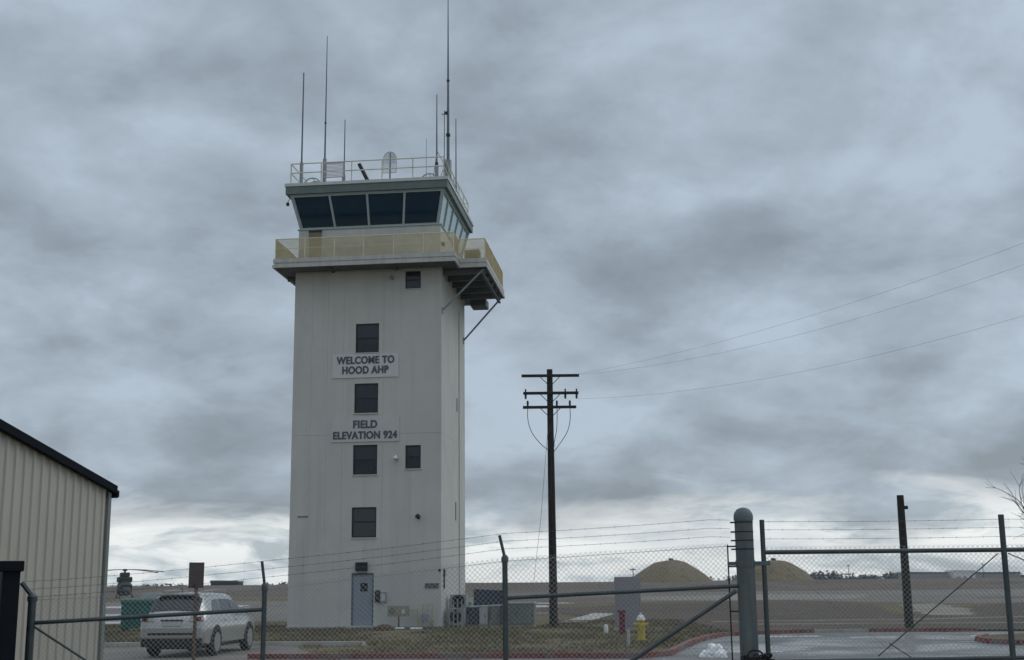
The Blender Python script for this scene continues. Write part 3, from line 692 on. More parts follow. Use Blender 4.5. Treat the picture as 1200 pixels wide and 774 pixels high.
line_through(UP + Vector((1.08, -.15, arms[1][0] - .25)), (13.72, 33, 8.62), .5, 1.55, 'lowest faint overhead line rising to the right')

# short wooden pole
sp_ = thing('wooden_post', 'short dark wooden post standing at the road edge on the right', 'post', (13.89, 45.56, 0))
MB().tube([(0, 0, -.2), (0, 0, 4.70)], .165, 12, .125).build('post', M['wood'], sp_, smooth=True)
MB().box(.11, .24, -.05, .05, 4.2, 4.32).build('bracket', M['dark'], sp_)

# ------------------------------------------------------------------ hydrant, marker, panel, small marker
h = thing('fire_hydrant', 'yellow fire hydrant with white cap on the brown grass', 'fire hydrant', (3.80, 39.0, 0))
MB().lathe([(.16, 0), (.17, .04), (.12, .05), (.11, .10), (.115, .42), (.14, .44), (.14, .50), (.11, .51), (.115, .58), (.13, .60)], 20).build('barrel', M['hydrant'], h, smooth=True)
MB().lathe([(.135, .602), (.135, .64), (.10, .72), (.05, .76), (.03, .77), (.03, .83)], 20).build('bonnet', M['white'], h, smooth=True)
MB().lathe([(.055, -.22), (.065, -.19), (.05, -.18), (.05, .18), (.065, .19), (.055, .22)], 14, (0, 0, .47), 'X').build('side_outlet', M['hydrant'], h, smooth=True)
MB().lathe([(.08, -.22), (.085, -.18), (.065, -.17), (.065, 0)], 14, (0, 0, .40), 'Y').build('pumper_outlet', M['hydrant'], h, smooth=True)
h.scale = (1, 1, 1.0)
p = thing('valve_marker', 'dark red marker post left of the yellow hydrant', 'marker post', (3.64, 43.9, 0))
MB().box(-.10, .10, -.05, .05, 0, .72).build('post', M['red_paint'], p, bevel=.015)
MB().box(-.14, .14, -.07, .07, .722, .80).build('cap', M['red_paint'], p, bevel=.015)
tag(MB().lathe([(.07, 0), (.08, .14), (.075, .22), (.04, .28), (.01, .30)], 14).build('vent_cap', M['white'], loc=(3.18, 45.2, 0), smooth=True), 'small white domed cap left of the red marker post', 'vent cap')
p = thing('pedestal_cabinet', 'tall pale grey pedestal cabinet behind the red marker post', 'cabinet', (4.12, 47.0, 0))
MB().box(-.44, .48, 0, .45, .12, 1.93).build('housing', M['palegrey'], p, bevel=.015)
MB().box(-.50, .54, -.05, .5, 0, .118).build('plinth', M['conc'], p)
dd = MB().box(-.40, .44, -.014, -.001, .18, 1.86).build('door', M['palegrey'], p)
MB().box(.34, .38, -.04, -.015, .95, 1.15).build('handle', M['steel_grey'], dd)
tag(MB().tube([(0, 0, 0), (0.01, 0, .40)], .045, 10).lathe([(.05, .40), (.05, .43), (.01, .44)], 10).build('post_stub', M['cabinet_top'], loc=(3.10, 35.5, 0)), 'short pale stub post in the grass nearest the kerb', 'post')
# snow heap by the kerb
sn = MB(); 
def lump(mb, c, r, seed, n=10):
    base = len(mb.v)
    for i in range(n + 1):
        for j in range(2 * n):
            th = math.pi * i / n; ph = math.pi * j / n
            v = Vector((math.sin(th) * math.cos(ph), math.sin(th) * math.sin(ph), math.cos(th)))
            k = 1 + .35 * noise.noise(v * 1.7 + Vector((seed, 0, 0))) + .12 * noise.noise(v * 5 + Vector((0, seed, 0)))
            mb.v.append((c[0] + v.x * r[0] * k, c[1] + v.y * r[1] * k, c[2] + v.z * r[2] * k))
    for i in range(n):
        for j in range(2 * n):
            a = base + i * 2 * n + j; b = base + i * 2 * n + (j + 1) % (2 * n); mb.f.append((a, b, b + 2 * n, a + 2 * n))
lump(sn, (0, 0, .1), (.30, .25, .26), 2); lump(sn, (-.2, .0, .02), (.28, .22, .16), 5); lump(sn, (.12, -.1, .02), (.26, .2, .2), 9)
o = sn.build('snow_heap', M['snow'], loc=(4.60, 29.9, .02), smooth=True); o.scale = (.72, .72, .85); tag(o, 'small bright white heap on the asphalt beside the red kerb', 'snow heap')

# ------------------------------------------------------------------ parked car
def car(pos, rz):
    c = thing('parked_car', 'champagne silver estate car parked left of the tower, seen from behind', 'car', pos, rz)
    c.scale = (.93, 1, 1)
    #        x    P0            P1            P2           P3           P4            P5            P6           P7
    S = [(0.00, (.62, .36), (.76, .40), (.82, .60), (.80, .80), (.75, .88), (.60, .905), (.45, .91), (0, .915)),
         (0.06, (.66, .30), (.84, .36), (.88, .62), (.86, .86), (.80, .95), (.64, .98), (.48, .99), (0, 1.00)),
         (0.16, (.68, .27), (.87, .34), (.90, .62), (.885, .90), (.83, 1.0), (.67, 1.07), (.52, 1.10), (0, 1.12)),
         (0.50, (.70, .25), (.885, .32), (.91, .62), (.90, .92), (.85, 1.02), (.655, 1.43), (.52, 1.49), (0, 1.52)),
         (0.66, (.70, .25), (.89, .32), (.915, .62), (.905, .92), (.855, 1.02), (.665, 1.46), (.52, 1.525), (0, 1.555)),
         (1.70, (.70, .25), (.89, .32), (.915, .62), (.905, .92), (.86, 1.00), (.68, 1.49), (.53, 1.55), (0, 1.58)),
         (2.60, (.70, .25), (.89, .32), (.915, .62), (.905, .91), (.86, .99), (.67, 1.46), (.52, 1.52), (0, 1.55)),
         (3.15, (.70, .25), (.89, .32), (.915, .62), (.905, .90), (.86, .98), (.68, 1.26), (.55, 1.32), (0, 1.35)),
         (3.62, (.70, .26), (.89, .32), (.91, .62), (.895, .88), (.85, .96), (.74, 1.01), (.58, 1.03), (0, 1.05)),
         (4.30, (.66, .28), (.86, .34), (.885, .60), (.86, .80), (.80, .87), (.68, .90), (.5, .92), (0, .93)),
         (4.58, (.55, .32), (.76, .38), (.79, .56), (.76, .70), (.70, .76), (.58, .78), (.4, .79), (0, .80))]
    sect = [[Vector((-w_ if sd_ < 0 else w_, s[0], z)) for sd_, (w_, z) in [(1, q) for q in s[1:]] + [(-1, q) for q in reversed(s[1:-1])]] for s in S]
    mb = MB(); n = len(sect[0])
    for r_ in sect: mb.v += [tuple(v) for v in r_]
    for i in range(len(sect) - 1):
        for k in range(n): a = i * n + k; b = i * n + (k + 1) % n; mb.f.append((a, b, b + n, a + n))
    mb.f.append(tuple(range(n))); mb.f.append(tuple((len(sect) - 1) * n + k for k in range(n)))
    body = mb.build('body', M['carpaint'], c, smooth=True)
    def at(x, j, side=1):                                  # surface point: station x, fractional index j
        i = 0
        while i < len(S) - 2 and S[i + 1][0] < x: i += 1
        u = (x - S[i][0]) / (S[i + 1][0] - S[i][0]); k = min(6, int(j)); v = j - k
        def g(i_, k_): w_, z = S[i_][1 + k_]; return Vector((w_, z))
        p_ = (g(i, k) * (1 - v) + g(i, min(7, k + 1)) * v) * (1 - u) + (g(i + 1, k) * (1 - v) + g(i + 1, min(7, k + 1)) * v) * u
        return Vector((side * p_.x, x, p_.y))
    def patch(name, pts, m, parent, off=.008, th=.01):
        pts = [Vector(p) for p in pts]; nn = (pts[1] - pts[0]).cross(pts[-1] - pts[0]).normalized()
        ctr = sum(pts, Vector()) / len(pts)
        if nn.dot(ctr - Vector((0, 2.2, .8))) < 0: nn = -nn
        k = len(pts); q = MB(); q.v = [tuple(p + nn * off) for p in pts] + [tuple(p - nn * th) for p in pts]
        q.f = [tuple(range(k)), tuple(range(k, 2 * k))[::-1]] + [(i, (i + 1) % k, k + (i + 1) % k, k + i) for i in range(k)]
        return q.build(name, m, parent)
    # rear window
    def grid_patch(name, x0, x1, j0, j1, m, dv):
        q = MB(); J = [j0 + (j1 - j0) * i / 6 for i in range(7)]; row = [(1, j) for j in J[:-1]] + [(1, 7.0)] + [(-1, j) for j in J[:-1][::-1]]; k = len(row)
        for a in range(5):
            x = x0 + (x1 - x0) * a / 4
            for sd_, j in row: q.v.append(tuple(at(x, min(j, 6.999), sd_) + dv))
        q.f = [(a * k + b, a * k + b + 1, (a + 1) * k + b + 1, (a + 1) * k + b) for a in range(4) for b in range(k - 1)]
        return q.build(name, m, c, smooth=True)
    grid_patch('rear_window', .175, .475, 5.0, 7.0, M['carglass'], Vector((0, -.012, .010)))
    for sd_ in (1, -1):
        patch('side_window', [at(.72, 4.12, sd_), at(1.42, 4.12, sd_), at(1.40, 4.82, sd_), at(.98, 4.80, sd_)], M['carglass_clear'], c)
        patch('side_window', [at(1.48, 4.12, sd_), at(2.28, 4.12, sd_), at(2.22, 4.82, sd_), at(1.46, 4.82, sd_)], M['carglass'], c)
        patch('side_window', [at(2.34, 4.12, sd_), at(3.25, 4.15, sd_), at(2.72, 4.80, sd_), at(2.28, 4.82, sd_)], M['carglass'], c)
        # door seams and handles as slim dark trims
        for x in (1.43, 2.31): patch('door_seam', [at(x, 1.3, sd_), at(x + .014, 1.3, sd_), at(x + .014, 4.0, sd_), at(x, 4.0, sd_)], M['carblack'], c, .002)
        for x in (1.50, 2.40): MB().box(*sorted((sd_ * .912, sd_ * .93)), x, x + .18, .86, .885).build('door_handle', M['carpaint'], c)
        m_ = MB().box(*sorted((sd_ * .90, sd_ * 1.08)), 3.02, 3.12, 1.0, 1.15).build('wing_mirror', M['carpaint'], c, bevel=.02)
        # tail lights
        t_ = patch('tail_light', [(sd_ * .865, .035, .88), (sd_ * .48, .0, .86), (sd_ * .50, .02, .99), (sd_ * .83, .10, 1.01)], M['clear_lens'], c, .035, .05)
        patch('red_lens', [(sd_ * .80, .0, .885), (sd_ * .66, -.01, .88), (sd_ * .66, .0, .96), (sd_ * .80, .03, .97)], M['red_lens'], t_, .05, .02)
        patch('side_reflector', [at(.10, 2.8, sd_), at(.30, 2.9, sd_), at(.30, 3.5, sd_), at(.10, 3.6, sd_)], M['clear_lens'], c, .006)
        MB().tube([(sd_ * .56, .75, 1.60), (sd_ * .58, 1.7, 1.625), (sd_ * .55, 2.55, 1.59)], .018, 6).build('roof_rail', M['rim'], c)
        for x in (.93, 3.72):
            MB().lathe([(.02, 0), (.415, 0), (.415, .003), (.02, .003)], 28, (sd_ * .913, x, .35), 'X').build('wheel_arch', M['carblack'], c) if False else None
            arch = MB(); n2 = 28; arch.v = []
            for i in range(n2):
                a = 2 * math.pi * i / n2; arch.v.append((sd_ * .918, x + .41 * math.cos(a), .36 + .41 * math.sin(a)))
            for i in range(n2):
                a = 2 * math.pi * i / n2; arch.v.append((sd_ * .70, x + .41 * math.cos(a), .36 + .41 * math.sin(a)))
            arch.f = [tuple(range(n2)), tuple(range(n2, 2 * n2))] + [(i, (i + 1) % n2, n2 + (i + 1) % n2, n2 + i) for i in range(n2)]
            arch.v = [(vx, vy, max(vz, .24)) for vx, vy, vz in arch.v]
            arch.build('wheel_arch', M['carblack'], c)
            wl = MB().lathe([(.20, .0), (.31, .0), (.345, .03), (.345, .19), (.31, .22), (.20, .22)], 32, (sd_ * .93 - (.22 if sd_ > 0 else 0), x, .345), 'X').build('wheel', M['tyre'], c, smooth=True)
            rm = MB(); o_ = sd_ * .935
            rm.lathe([(.20, 0), (.23, 0), (.23, .012), (.20, .012)] if False else [(.215, -.004), (.235, -.004), (.235, .004), (.215, .004)], 28, (o_, x, .345), 'X')
            rm.lathe([(.01, -.004), (.055, -.004), (.05, .008), (.01, .008)], 14, (o_, x, .345), 'X')
            for k in range(5):
                a = 2 * math.pi * k / 5 + .3; d1 = Vector((0, math.cos(a), math.sin(a))); s1 = Vector((0, -math.sin(a), math.cos(a)))
                C0 = Vector((o_, x, .345)); X_ = Vector((.006, 0, 0))
                q = [C0 + d1 * .04 - s1 * .03, C0 + d1 * .04 + s1 * .03, C0 + d1 * .225 + s1 * .05, C0 + d1 * .225 - s1 * .05]
                rm.quadbox([p_ - X_ for p_ in q] + [p_ + X_ for p_ in q])
            rm.build('rim', M['rim'], wl)
    MB().box(-.70, .70, .10, 4.45, .20, .262).build('underbody', M['carblack'], c)
    bmp = MB().prism([(-.84, .10), (.84, .10), (.82, -.015), (.60, -.05), (-.60, -.05), (-.82, -.015)], .26, .46).build('lower_bumper', M['carblack'], c, bevel=.015)
    MB().prism([(-.85, .12), (.85, .12), (.83, .0), (.60, -.045), (-.60, -.045), (-.83, .0)], .462, .74).build('bumper', M['carpaint'], c, bevel=.03)
    MB().box(-.62, .62, -.056, -.03, .545, .60).build('bumper_strip', M['carblack'], c)
    MB().box(-.26, .26, -.02, .02, .765, .875).build('licence_plate', M['plate'], c)
    MB().box(-.30, .30, -.03, .03, .885, .915).build('liftgate_handle', M['carblack'], c, bevel=.008)
    MB().prism([(-.60, .36), (.60, .36), (.57, .52), (-.57, .52)], 1.50, 1.54).build('spoiler', M['carpaint'], c, bevel=.01)
    MB().tube([(.0, .7, 1.57), (.0, .62, 1.68)], .012, 5).build('aerial', M['carblack'], c)
    grid_patch('windscreen', 2.72, 3.52, 5.05, 7.0, M['carglass'], Vector((0, .008, .010)))
    for sd_ in (1, -1): MB().box(*sorted((sd_ * .50, sd_ * .76)), 4.44, 4.56, .62, .74).build('headlight', M['clear_lens'], c, bevel=.02)
    return c
car((-8.47, 31.85, .014), R(-5.1))

# sign post before the car
o = thing('parking_sign', 'small dark sign seen from behind on a post before the car', 'sign', (-5.95, 24.0, ground_z(-5.95, 24)), R(38))
MB().box(-.03, .03, -.012, .012, -.1, 1.78).build('post', M['rust'], o)
MB().box(-.15, .15, .013, .02, 1.70, 2.17).build('plate', M['brownback'], o)

# ------------------------------------------------------------------ dumpster
o = thing('dumpster', 'teal green dumpster beyond the parked car at the left', 'dumpster', (-15.95, 52.2, 0), R(8))
prof = [(0, .10), (.98, .10), (1.75, 1.08), (1.75, 1.18), (0, 1.18)]
MB().prism(prof, 0, 1.4, 'Y').build('body', M['teal'], o, bevel=.015)
rb = MB()
for x in (.08, .36, .64): rb.box(x, x + .06, -.03, -.001, .12, 1.16)
rb.box(-.03, 1.78, -.045, -.032, 1.09, 1.19); rb.build('rib', M['teal'], o)
l_ = MB().quadbox([(-.03, -.05, 1.20), (1.80, -.05, 1.20), (1.80, .72, 1.20), (-.03, .72, 1.20), (-.03, -.05, 1.24), (1.80, -.05, 1.24), (1.80, .72, 1.32), (-.03, .72, 1.32)]).build('lid', M['teal_lid'], o)
MB().quadbox([(.5, .8, 1.19), (1.6, .8, 1.19), (1.6, .86, 1.19), (.5, .86, 1.19), (.7, 1.0, 1.52), (1.35, 1.0, 1.55), (1.35, 1.06, 1.55), (.7, 1.06, 1.52)]).build('raised_lid', M['ac_grey'], o)
MB().box(-.16, -.002, .3, 1.0, .45, .62).build('lifting_sleeve', M['dark'], o)
for x in (.1, .8):
    for y in (.15, 1.2): MB().lathe([(.02, -.03), (.07, -.03), (.07, .03), (.02, .03)], 12, (x, y, .07), 'Y').build('caster', M['dark'], o)

# ------------------------------------------------------------------ metal building at the left
HC = Vector((-7.37, 23.0, 0)); hd = Vector((-.36, -4.1, 0)).normalized(); hn = Vector((hd.y, -hd.x, 0)) # along wall towards camera / into the building
if hn.x > 0: hn = -hn
hb = thing('metal_building', 'tan ribbed metal building with dark roof trim at the left edge', 'building', HC)
def hz_top(u): return 3.47 + .146 * min(u, 7.0) - .146 * max(0, u - 7.0)
LW = 14.0
def wallpt(u, out, z): return hd * u - hn * out + Vector((0, 0, z))
def siding():
    mb = MB(); u = .0; pitch = .305
    # ribbed profile on the gable wall
    pr = []
    while u < LW:
        pr += [(u, .0), (u + .165, .0), (u + .185, .028), (u + .265, .028), (u + .29, .0)]; u += pitch
    pr.append((LW, 0))
    base = len(mb.v)
    for (a, b) in pr: mb.v += [tuple(wallpt(a, b, 0)), tuple(wallpt(a, b, hz_top(a)))]
    for i in range(len(pr) - 1): k = base + 2 * i; mb.f.append((k, k + 2, k + 3, k + 1))
    return mb.build('gable_wall', M['siding'], hb)
siding()
bw = MB()                                                           # the other three walls, a closed shell behind the siding
D_ = 16
pts = [(0.02, 0), (LW - .02, 0)]
prof3 = [(0.03, 0), (LW - .03, 0), (LW - .03, hz_top(LW) - .06), (7.0, hz_top(7) - .06), (.03, hz_top(0) - .06)]
k = len(prof3); bw.v = [tuple(wallpt(a, -.02, b)) for a, b in prof3] + [tuple(wallpt(a, -D_, b)) for a, b in prof3]
bw.f = [tuple(range(k)), tuple(range(k, 2 * k))] + [(i, (i + 1) % k, k + (i + 1) % k, k + i) for i in range(k)]
bw.build('wall', M['siding'], hb)
rf = MB()
for (ua, ub) in ((-.08, 7.0), (7.0, LW + .22)):
    def zt(u): return 3.47 + .146 * (u if u <= 7 else 14 - u)
    A = [wallpt(ua, .05, zt(ua) + .01), wallpt(ub, .05, zt(ub) + .01), wallpt(ub, -D_ - .2, zt(ub) + .01), wallpt(ua, -D_ - .2, zt(ua) + .01)]
    rf.quadbox(A + [p_ + Vector((0, 0, .07)) for p_ in A])
roofm = rf.build('roof', M['roofmetal'], hb)
tr = MB()
for (ua, ub) in ((-.085, 6.998), (7.002, LW + .26)):
    A = [wallpt(ua, .14, zt(ua) - .055), wallpt(ub, .14, zt(ub) - .055), wallpt(ub, .053, zt(ub) - .055), wallpt(ua, .053, zt(ua) - .055)]
    B = [wallpt(ua, .14, zt(ua) + .075), wallpt(ub, .14, zt(ub) + .075), wallpt(ub, .053, zt(ub) + .085), wallpt(ua, .053, zt(ua) + .085)]
    tr.quadbox(A + B)
tr.build('barge_trim', M['trim'], roofm)
gt = MB(); g0 = wallpt(-.24, .2, zt(-.24) - .12); gt.quadbox([wallpt(-.17, .14, zt(-.24) - .09), wallpt(-.09, .14, zt(-.24) - .12), wallpt(-.09, -D_, zt(-.24) - .12), wallpt(-.17, -D_, zt(-.24) - .12), wallpt(-.17, .14, zt(-.24) + .02), wallpt(-.09, .14, zt(-.24) + .02), wallpt(-.09, -D_, zt(-.24) + .02), wallpt(-.17, -D_, zt(-.24) + .02)])
gt.build('gutter', M['trim'], roofm)
ct = MB().quadbox([wallpt(-.03, .055, 0), wallpt(.10, .055, 0), wallpt(.10, .04, 0), wallpt(-.03, .04, 0), wallpt(-.03, .055, 3.40), wallpt(.10, .055, 3.42), wallpt(.10, .04, 3.42), wallpt(-.03, .04, 3.40)])
ct.build('corner_trim', M['cabinet'], hb)

# ------------------------------------------------------------------ dark framed booth
o = thing('guard_booth', 'black framed glazed booth cut off by the left edge', 'booth', (-4.84, 12.55, ground_z(-4.84, 12.55)), R(23))
BH = 2.13
MB().box(-.16, 0, 0, .16, 0, BH - .102).box(-1.3, -1.14, 0, .16, 0, BH - .102).box(-.16, 0, .9, 1.06, 0, BH - .102).box(-1.3, -1.14, .9, 1.06, 0, BH - .102).box(-1.14, -.16, .02, .14, 1.0, 1.08).box(-1.14, -.16, .02, .14, 0, .12).build('frame', M['dark_frame'], o)
MB().box(-1.36, .03, -.05, 1.12, BH - .1, BH).build('roof', M['dark_frame'], o, bevel=.01)
MB().box(-1.14, -.16, .07, .09, 1.08, BH - .1).build('pane', M['glass2'], o)
MB().box(-1.14, -.16, .06, .10, .12, 1.0).build('lower_panel', M['dark'], o)
MB().box(-.09, -.07, .16, .9, .1, BH - .1).build('side_pane', M['glass'], o)

# ------------------------------------------------------------------ chain-link fence
FY = 13.5
def px_to_x(px, y=690): return (px - 600 - (y - 387) * .0103) / 1475 * (FY * .98 + (0) * .2)
FX = [-5.05, -2.62, -.10, 2.39]
FTOP = [1.61, 1.69, 1.96, 2.10]       # top of the mesh at each post
def ftop(x):
    for i in range(3):
        if x <= FX[i + 1] or i == 2:
            u = (x - FX[i]) / (FX[i + 1] - FX[i]); return FTOP[i] + (FTOP[i + 1] - FTOP[i]) * u
def chain(mb, x0, x1, top, bot, y, st=.052, r=.0020, tip=.03):
    W_ = x1 - x0; hmax = 1.9; c = -hmax
    while c < W_:
        for sg in (1, -1):
            # line param: u from c..c+h ; v from 0..h (up for sg=1, down for -1), measured from the top
            def P(u, v): x = x0 + u; return Vector((x, y + sg * .0022, top(x) + tip * .5 - v))
            u0, u1 = max(0, c), min(W_, c + (top(x0 + max(0, min(W_, c))) - bot(x0 + max(0, min(W_, c)))))
            if u1 - u0 < .03: continue
            hh = top(x0 + u0) - bot(x0 + u0)
            if sg > 0: mb.tube([P(u0, u0 - c), P(u1, u1 - c)], r, 3, cap=False)
            else: mb.tube([P(u0, hh - (u0 - c)), P(u1, hh - (u1 - c))], r, 3, cap=False)
        c += st
def barbed(mb, pts, r=.0017, step=.13):
    mb.tube(pts, r, 4, cap=False)
    acc = 0; rnd = random.Random(4)
    for i in range(len(pts) - 1):
        a, b = Vector(pts[i]), Vector(pts[i + 1]); L_ = (b - a).length; n_ = int(L_ / step)
        for k in range(n_):
            p_ = a.lerp(b, (k + .5) / n_); an = rnd.uniform(0, 3.14); v = Vector((.3, math.sin(an), math.cos(an))).normalized() * .014
            mb.tube([p_ - v, p_ + v], .0012, 3, cap=False); v2 = Vector((-.3, math.cos(an), -math.sin(an))).normalized() * .014; mb.tube([p_ - v2, p_ + v2], .0012, 3, cap=False)
fence = thing('chain_link_fence', 'galvanised chain-link fence with barbed wire across the foreground left of the gate', 'fence', (FX[0], FY, ground_z(FX[0], FY)))
FO = Vector(fence.location)
def loc_pts(pts): return [Vector(p_) - FO for p_ in pts]
def gz(x): return ground_z(x, FY)
for i, x in enumerate(FX[:3]):
    r_ = (.042, .026, .030)[i]; zt_ = ftop(x) + .015; zb = gz(x) - .05
    arm = [(-.115, -.02, .145), (-.035, -.01, .26), (-.055, -.01, .235)][i]
    MB().tube(loc_pts([(x, FY - .035, zb), (x, FY - .035, zt_)]), r_, 10).lathe([(r_ * 1.25, -.05), (r_ * 1.3, .0), (r_ * .7, .03)], 10, tuple(Vector((x, FY - .035, zt_)) - FO)).build('post', M['galv'], fence, smooth=True)
    MB().tube(loc_pts([(x, FY - .035, zt_), (x + arm[0], FY - .035 + arm[1], zt_ + arm[2])]), r_ * .62, 6).build('barbed_wire_arm', M['galv'], fence)
ch = MB(); chain(ch, FX[0], FX[3] - .13, ftop, gz, FY); 
for v_i in range(len(ch.v)): ch.v[v_i] = (ch.v[v_i][0] - FO.x, ch.v[v_i][1] - FO.y, ch.v[v_i][2] - FO.z)
ch.build('mesh', M['galv_wire'], fence)
tw = MB(); tw.tube(loc_pts([(x, FY + .006, ftop(x) - .02) for x in FX]), .0025, 4); tw.build('tension_wire', M['galv_wire'], fence)
wz = [(.14, .06, -.02), (.25, .165, .08), (.24, .16, .08), (.245, .155, .065)]
for k in range(3):
    P_ = []
    for i in range(3):
        for j in range(8):
            u = j / 8; a = FTOP[i] + wz[i][k] + .03; b = FTOP[i + 1] + wz[i + 1][k] + .03; x = FX[i] + (FX[i + 1] - FX[i]) * u
            P_.append((x - (.08 * (3 - k) / 3 if i == 0 and j == 0 else 0), FY, a + (b - a) * u - .05 * u * (1 - u)))
    P_.append((FX[3] - .1, FY, FTOP[3] + wz[3][k]))
    bwm = MB(); barbed(bwm, loc_pts(P_)); bwm.build('barbed_wire', M['dark'] if False else M['galv'], fence)
# brace rails and diagonal trusses in the end panels
MB().tube(loc_pts([(FX[0], FY - .03, 1.355), (FX[1], FY - .03, 1.47)]), .021, 8).build('brace_rail', M['galv'], fence)
MB().tube(loc_pts([(FX[0] + .03, FY - .03, 1.32), (FX[0] + 1.55, FY - .03, .38)]), .012, 6).build('truss_rod', M['galv'], fence)
MB().tube(loc_pts([(FX[2], FY - .03, 1.56), (FX[3] - .05, FY - .03, 1.66)]), .021, 8).build('brace_rail', M['galv'], fence)
MB().tube(loc_pts([(FX[3] - .07, FY - .03, 1.61), (FX[3] - 2.35, FY - .03, .18)]), .021, 8).build('truss_brace', M['galv'], fence)
tb = MB().tube(loc_pts([(FX[3] - .135, FY + .0, .35), (FX[3] - .135, FY, 2.09)]), .008, 6)
for z in (2.07, 1.86, 1.4, .9): tb.tube(loc_pts([(FX[3] - .14, FY, z), (FX[3] + .02, FY - .02, z)]), .009, 6)
tb.build('tension_bar', M['dark'], fence)
# big gate post
gp = thing('gate_post', 'thick weathered steel gate post with domed cap', 'gate post', (FX[3] + .045, FY, ground_z(FX[3], FY)))
g0 = gp.location.z; PR = .096
MB().lathe([(PR, -.1), (PR, 2.36 - g0)], 28).build('pipe', M['galv_big'], gp, smooth=True)
MB().lathe([(PR * 1.07, 2.34 - g0), (PR * 1.07, 2.385 - g0), (PR * .98, 2.42 - g0), (PR * .72, 2.455 - g0), (PR * .35, 2.473 - g0), (.004, 2.478 - g0)], 28).build('cap', M['galv_big'], gp, smooth=True)
for z in (2.32, 2.22, 2.13, 2.04): MB().lathe([(PR * 1.005, z - g0 - .006), (PR * 1.03, z - g0 - .006), (PR * 1.03, z - g0 + .006), (PR * 1.005, z - g0 + .006)], 28).box(-PR - .045, -PR * .9, -.012, .012, z - g0 - .008, z - g0 + .008).build('tie_band', M['dark'], gp)
for z in (1.89, ): MB().lathe([(PR * 1.01, z - g0 - .035), (PR * 1.06, z - g0 - .035), (PR * 1.06, z - g0 + .035), (PR * 1.01, z - g0 + .035)], 28).box(PR * .9, PR + .16, -.03, .03, z - g0 - .022, z - g0 + .022).box(-PR - .09, -PR * .9, -.02, .02, z - g0 - .02, z - g0 + .02).build('hinge_band', M['galv_big'], gp)
# chain round the post foot of view
cm = MB()
def link(mb, c, rx, rz_, rot, tube=.008, tilt=0):
    pts = [Vector((rx * math.cos(2 * math.pi * i / 16), 0, rz_ * math.sin(2 * math.pi * i / 16))) for i in range(17)]
    mt = Matrix.Rotation(rot, 3, 'Z') @ Matrix.Rotation(tilt, 3, 'X'); mb.tube([mt @ p_ + Vector(c) for p_ in pts], tube, 5, cap=False)
rnd = random.Random(7)
for i in range(26):
    a = -2.5 + i * .155; rr = PR + .035
    link(cm, (rr * math.cos(a) * 1.25 + .06, rr * math.sin(a), .02 * math.sin(i * 1.3)), .028, .017, a + math.pi / 2, .0065, (i % 2) * 1.57)
for i, (x, z, rx, rz_) in enumerate([(.05, .03, .075, .05), (.12, -.01, .06, .045), (.17, .02, .05, .04), (.21, -.04, .05, .03)]): link(cm, (x, -PR - .05, z), rx, rz_, .2 * i, .010, .4 * i)
for i in range(5): link(cm, (.23 + i * .035, -PR - .02, -.03 - i * .006), .026, .015, 0, .007, (i % 2) * 1.5)
o = cm.build('chain', M['chain'], loc=(FX[3] + .03, FY, .93)); tag(o, 'dark chain looped round the thick gate post', 'chain')
# ------------------------------------------------------------------ gate
GX0, GX1, GX2 = 2.63, 5.17, 7.6
gate = thing('chain_link_gate', 'wide chain-link gate with barbed wire right of the thick post', 'gate', (GX0, FY, ground_z(GX0, FY)))
GO = Vector(gate.location)
def gl(pts): return [Vector(p_) - GO for p_ in pts]
GT = lambda x: 2.005 + (x - GX0) * .0
GBm = lambda x: .40
for x, top in ((GX0, 2.345), (GX1, 2.375), (GX2, 2.37)):
    MB().tube(gl([(x, FY, .35), (x, FY, top)]), .030 if x == GX1 else .026, 10).build('upright', M['galv'], gate, smooth=True)
MB().tube(gl([(GX0, FY, GT(GX0)), (GX2, FY, GT(GX2))]), .024, 10).build('top_rail', M['galv'], gate, smooth=True)
MB().tube(gl([(GX0, FY, .885), (GX2, FY, .915)]), .022, 10).build('middle_rail', M['galv'], gate, smooth=True)
MB().tube(gl([(GX0, FY, .38), (GX2, FY, .38)]), .024, 10).build('bottom_rail', M['galv'], gate, smooth=True)
gc = MB(); chain(gc, GX0, GX2, lambda x: GT(x) + .045, GBm, FY + .03)
for v_i in range(len(gc.v)): gc.v[v_i] = tuple(Vector(gc.v[v_i]) - GO)
gc.build('mesh', M['galv_wire'], gate)
for k, z in enumerate((2.325, 2.24, 2.145)):
    b_ = MB(); pts = []
    for (xa, xb) in ((GX0, GX1), (GX1, GX2)):
        for j in range(9): u = j / 9; pts.append((xa + (xb - xa) * u, FY - .02, z - .035 * u * (1 - u)))
    pts.append((GX2, FY - .02, z)); barbed(b_, gl(pts)); b_.build('barbed_wire', M['galv'], gate)
cr = MB().tube(gl([(GX1 - .05, FY + .03, 1.97), (3.78, FY + .03, .93)]), .006, 5).tube(gl([(GX0 + .1, FY + .03, 1.95), (GX0 + 2.0, FY + .03, .40)]), .001, 3).tube(gl([(GX1 + .05, FY + .03, 1.97), (GX2 - .05, FY + .03, .93)]), .006, 5).tube(gl([(3.90, FY + .03, 1.06), (4.14, FY + .03, .90)]), .005, 5)
cr.build('truss_cable', M['dark'], gate)

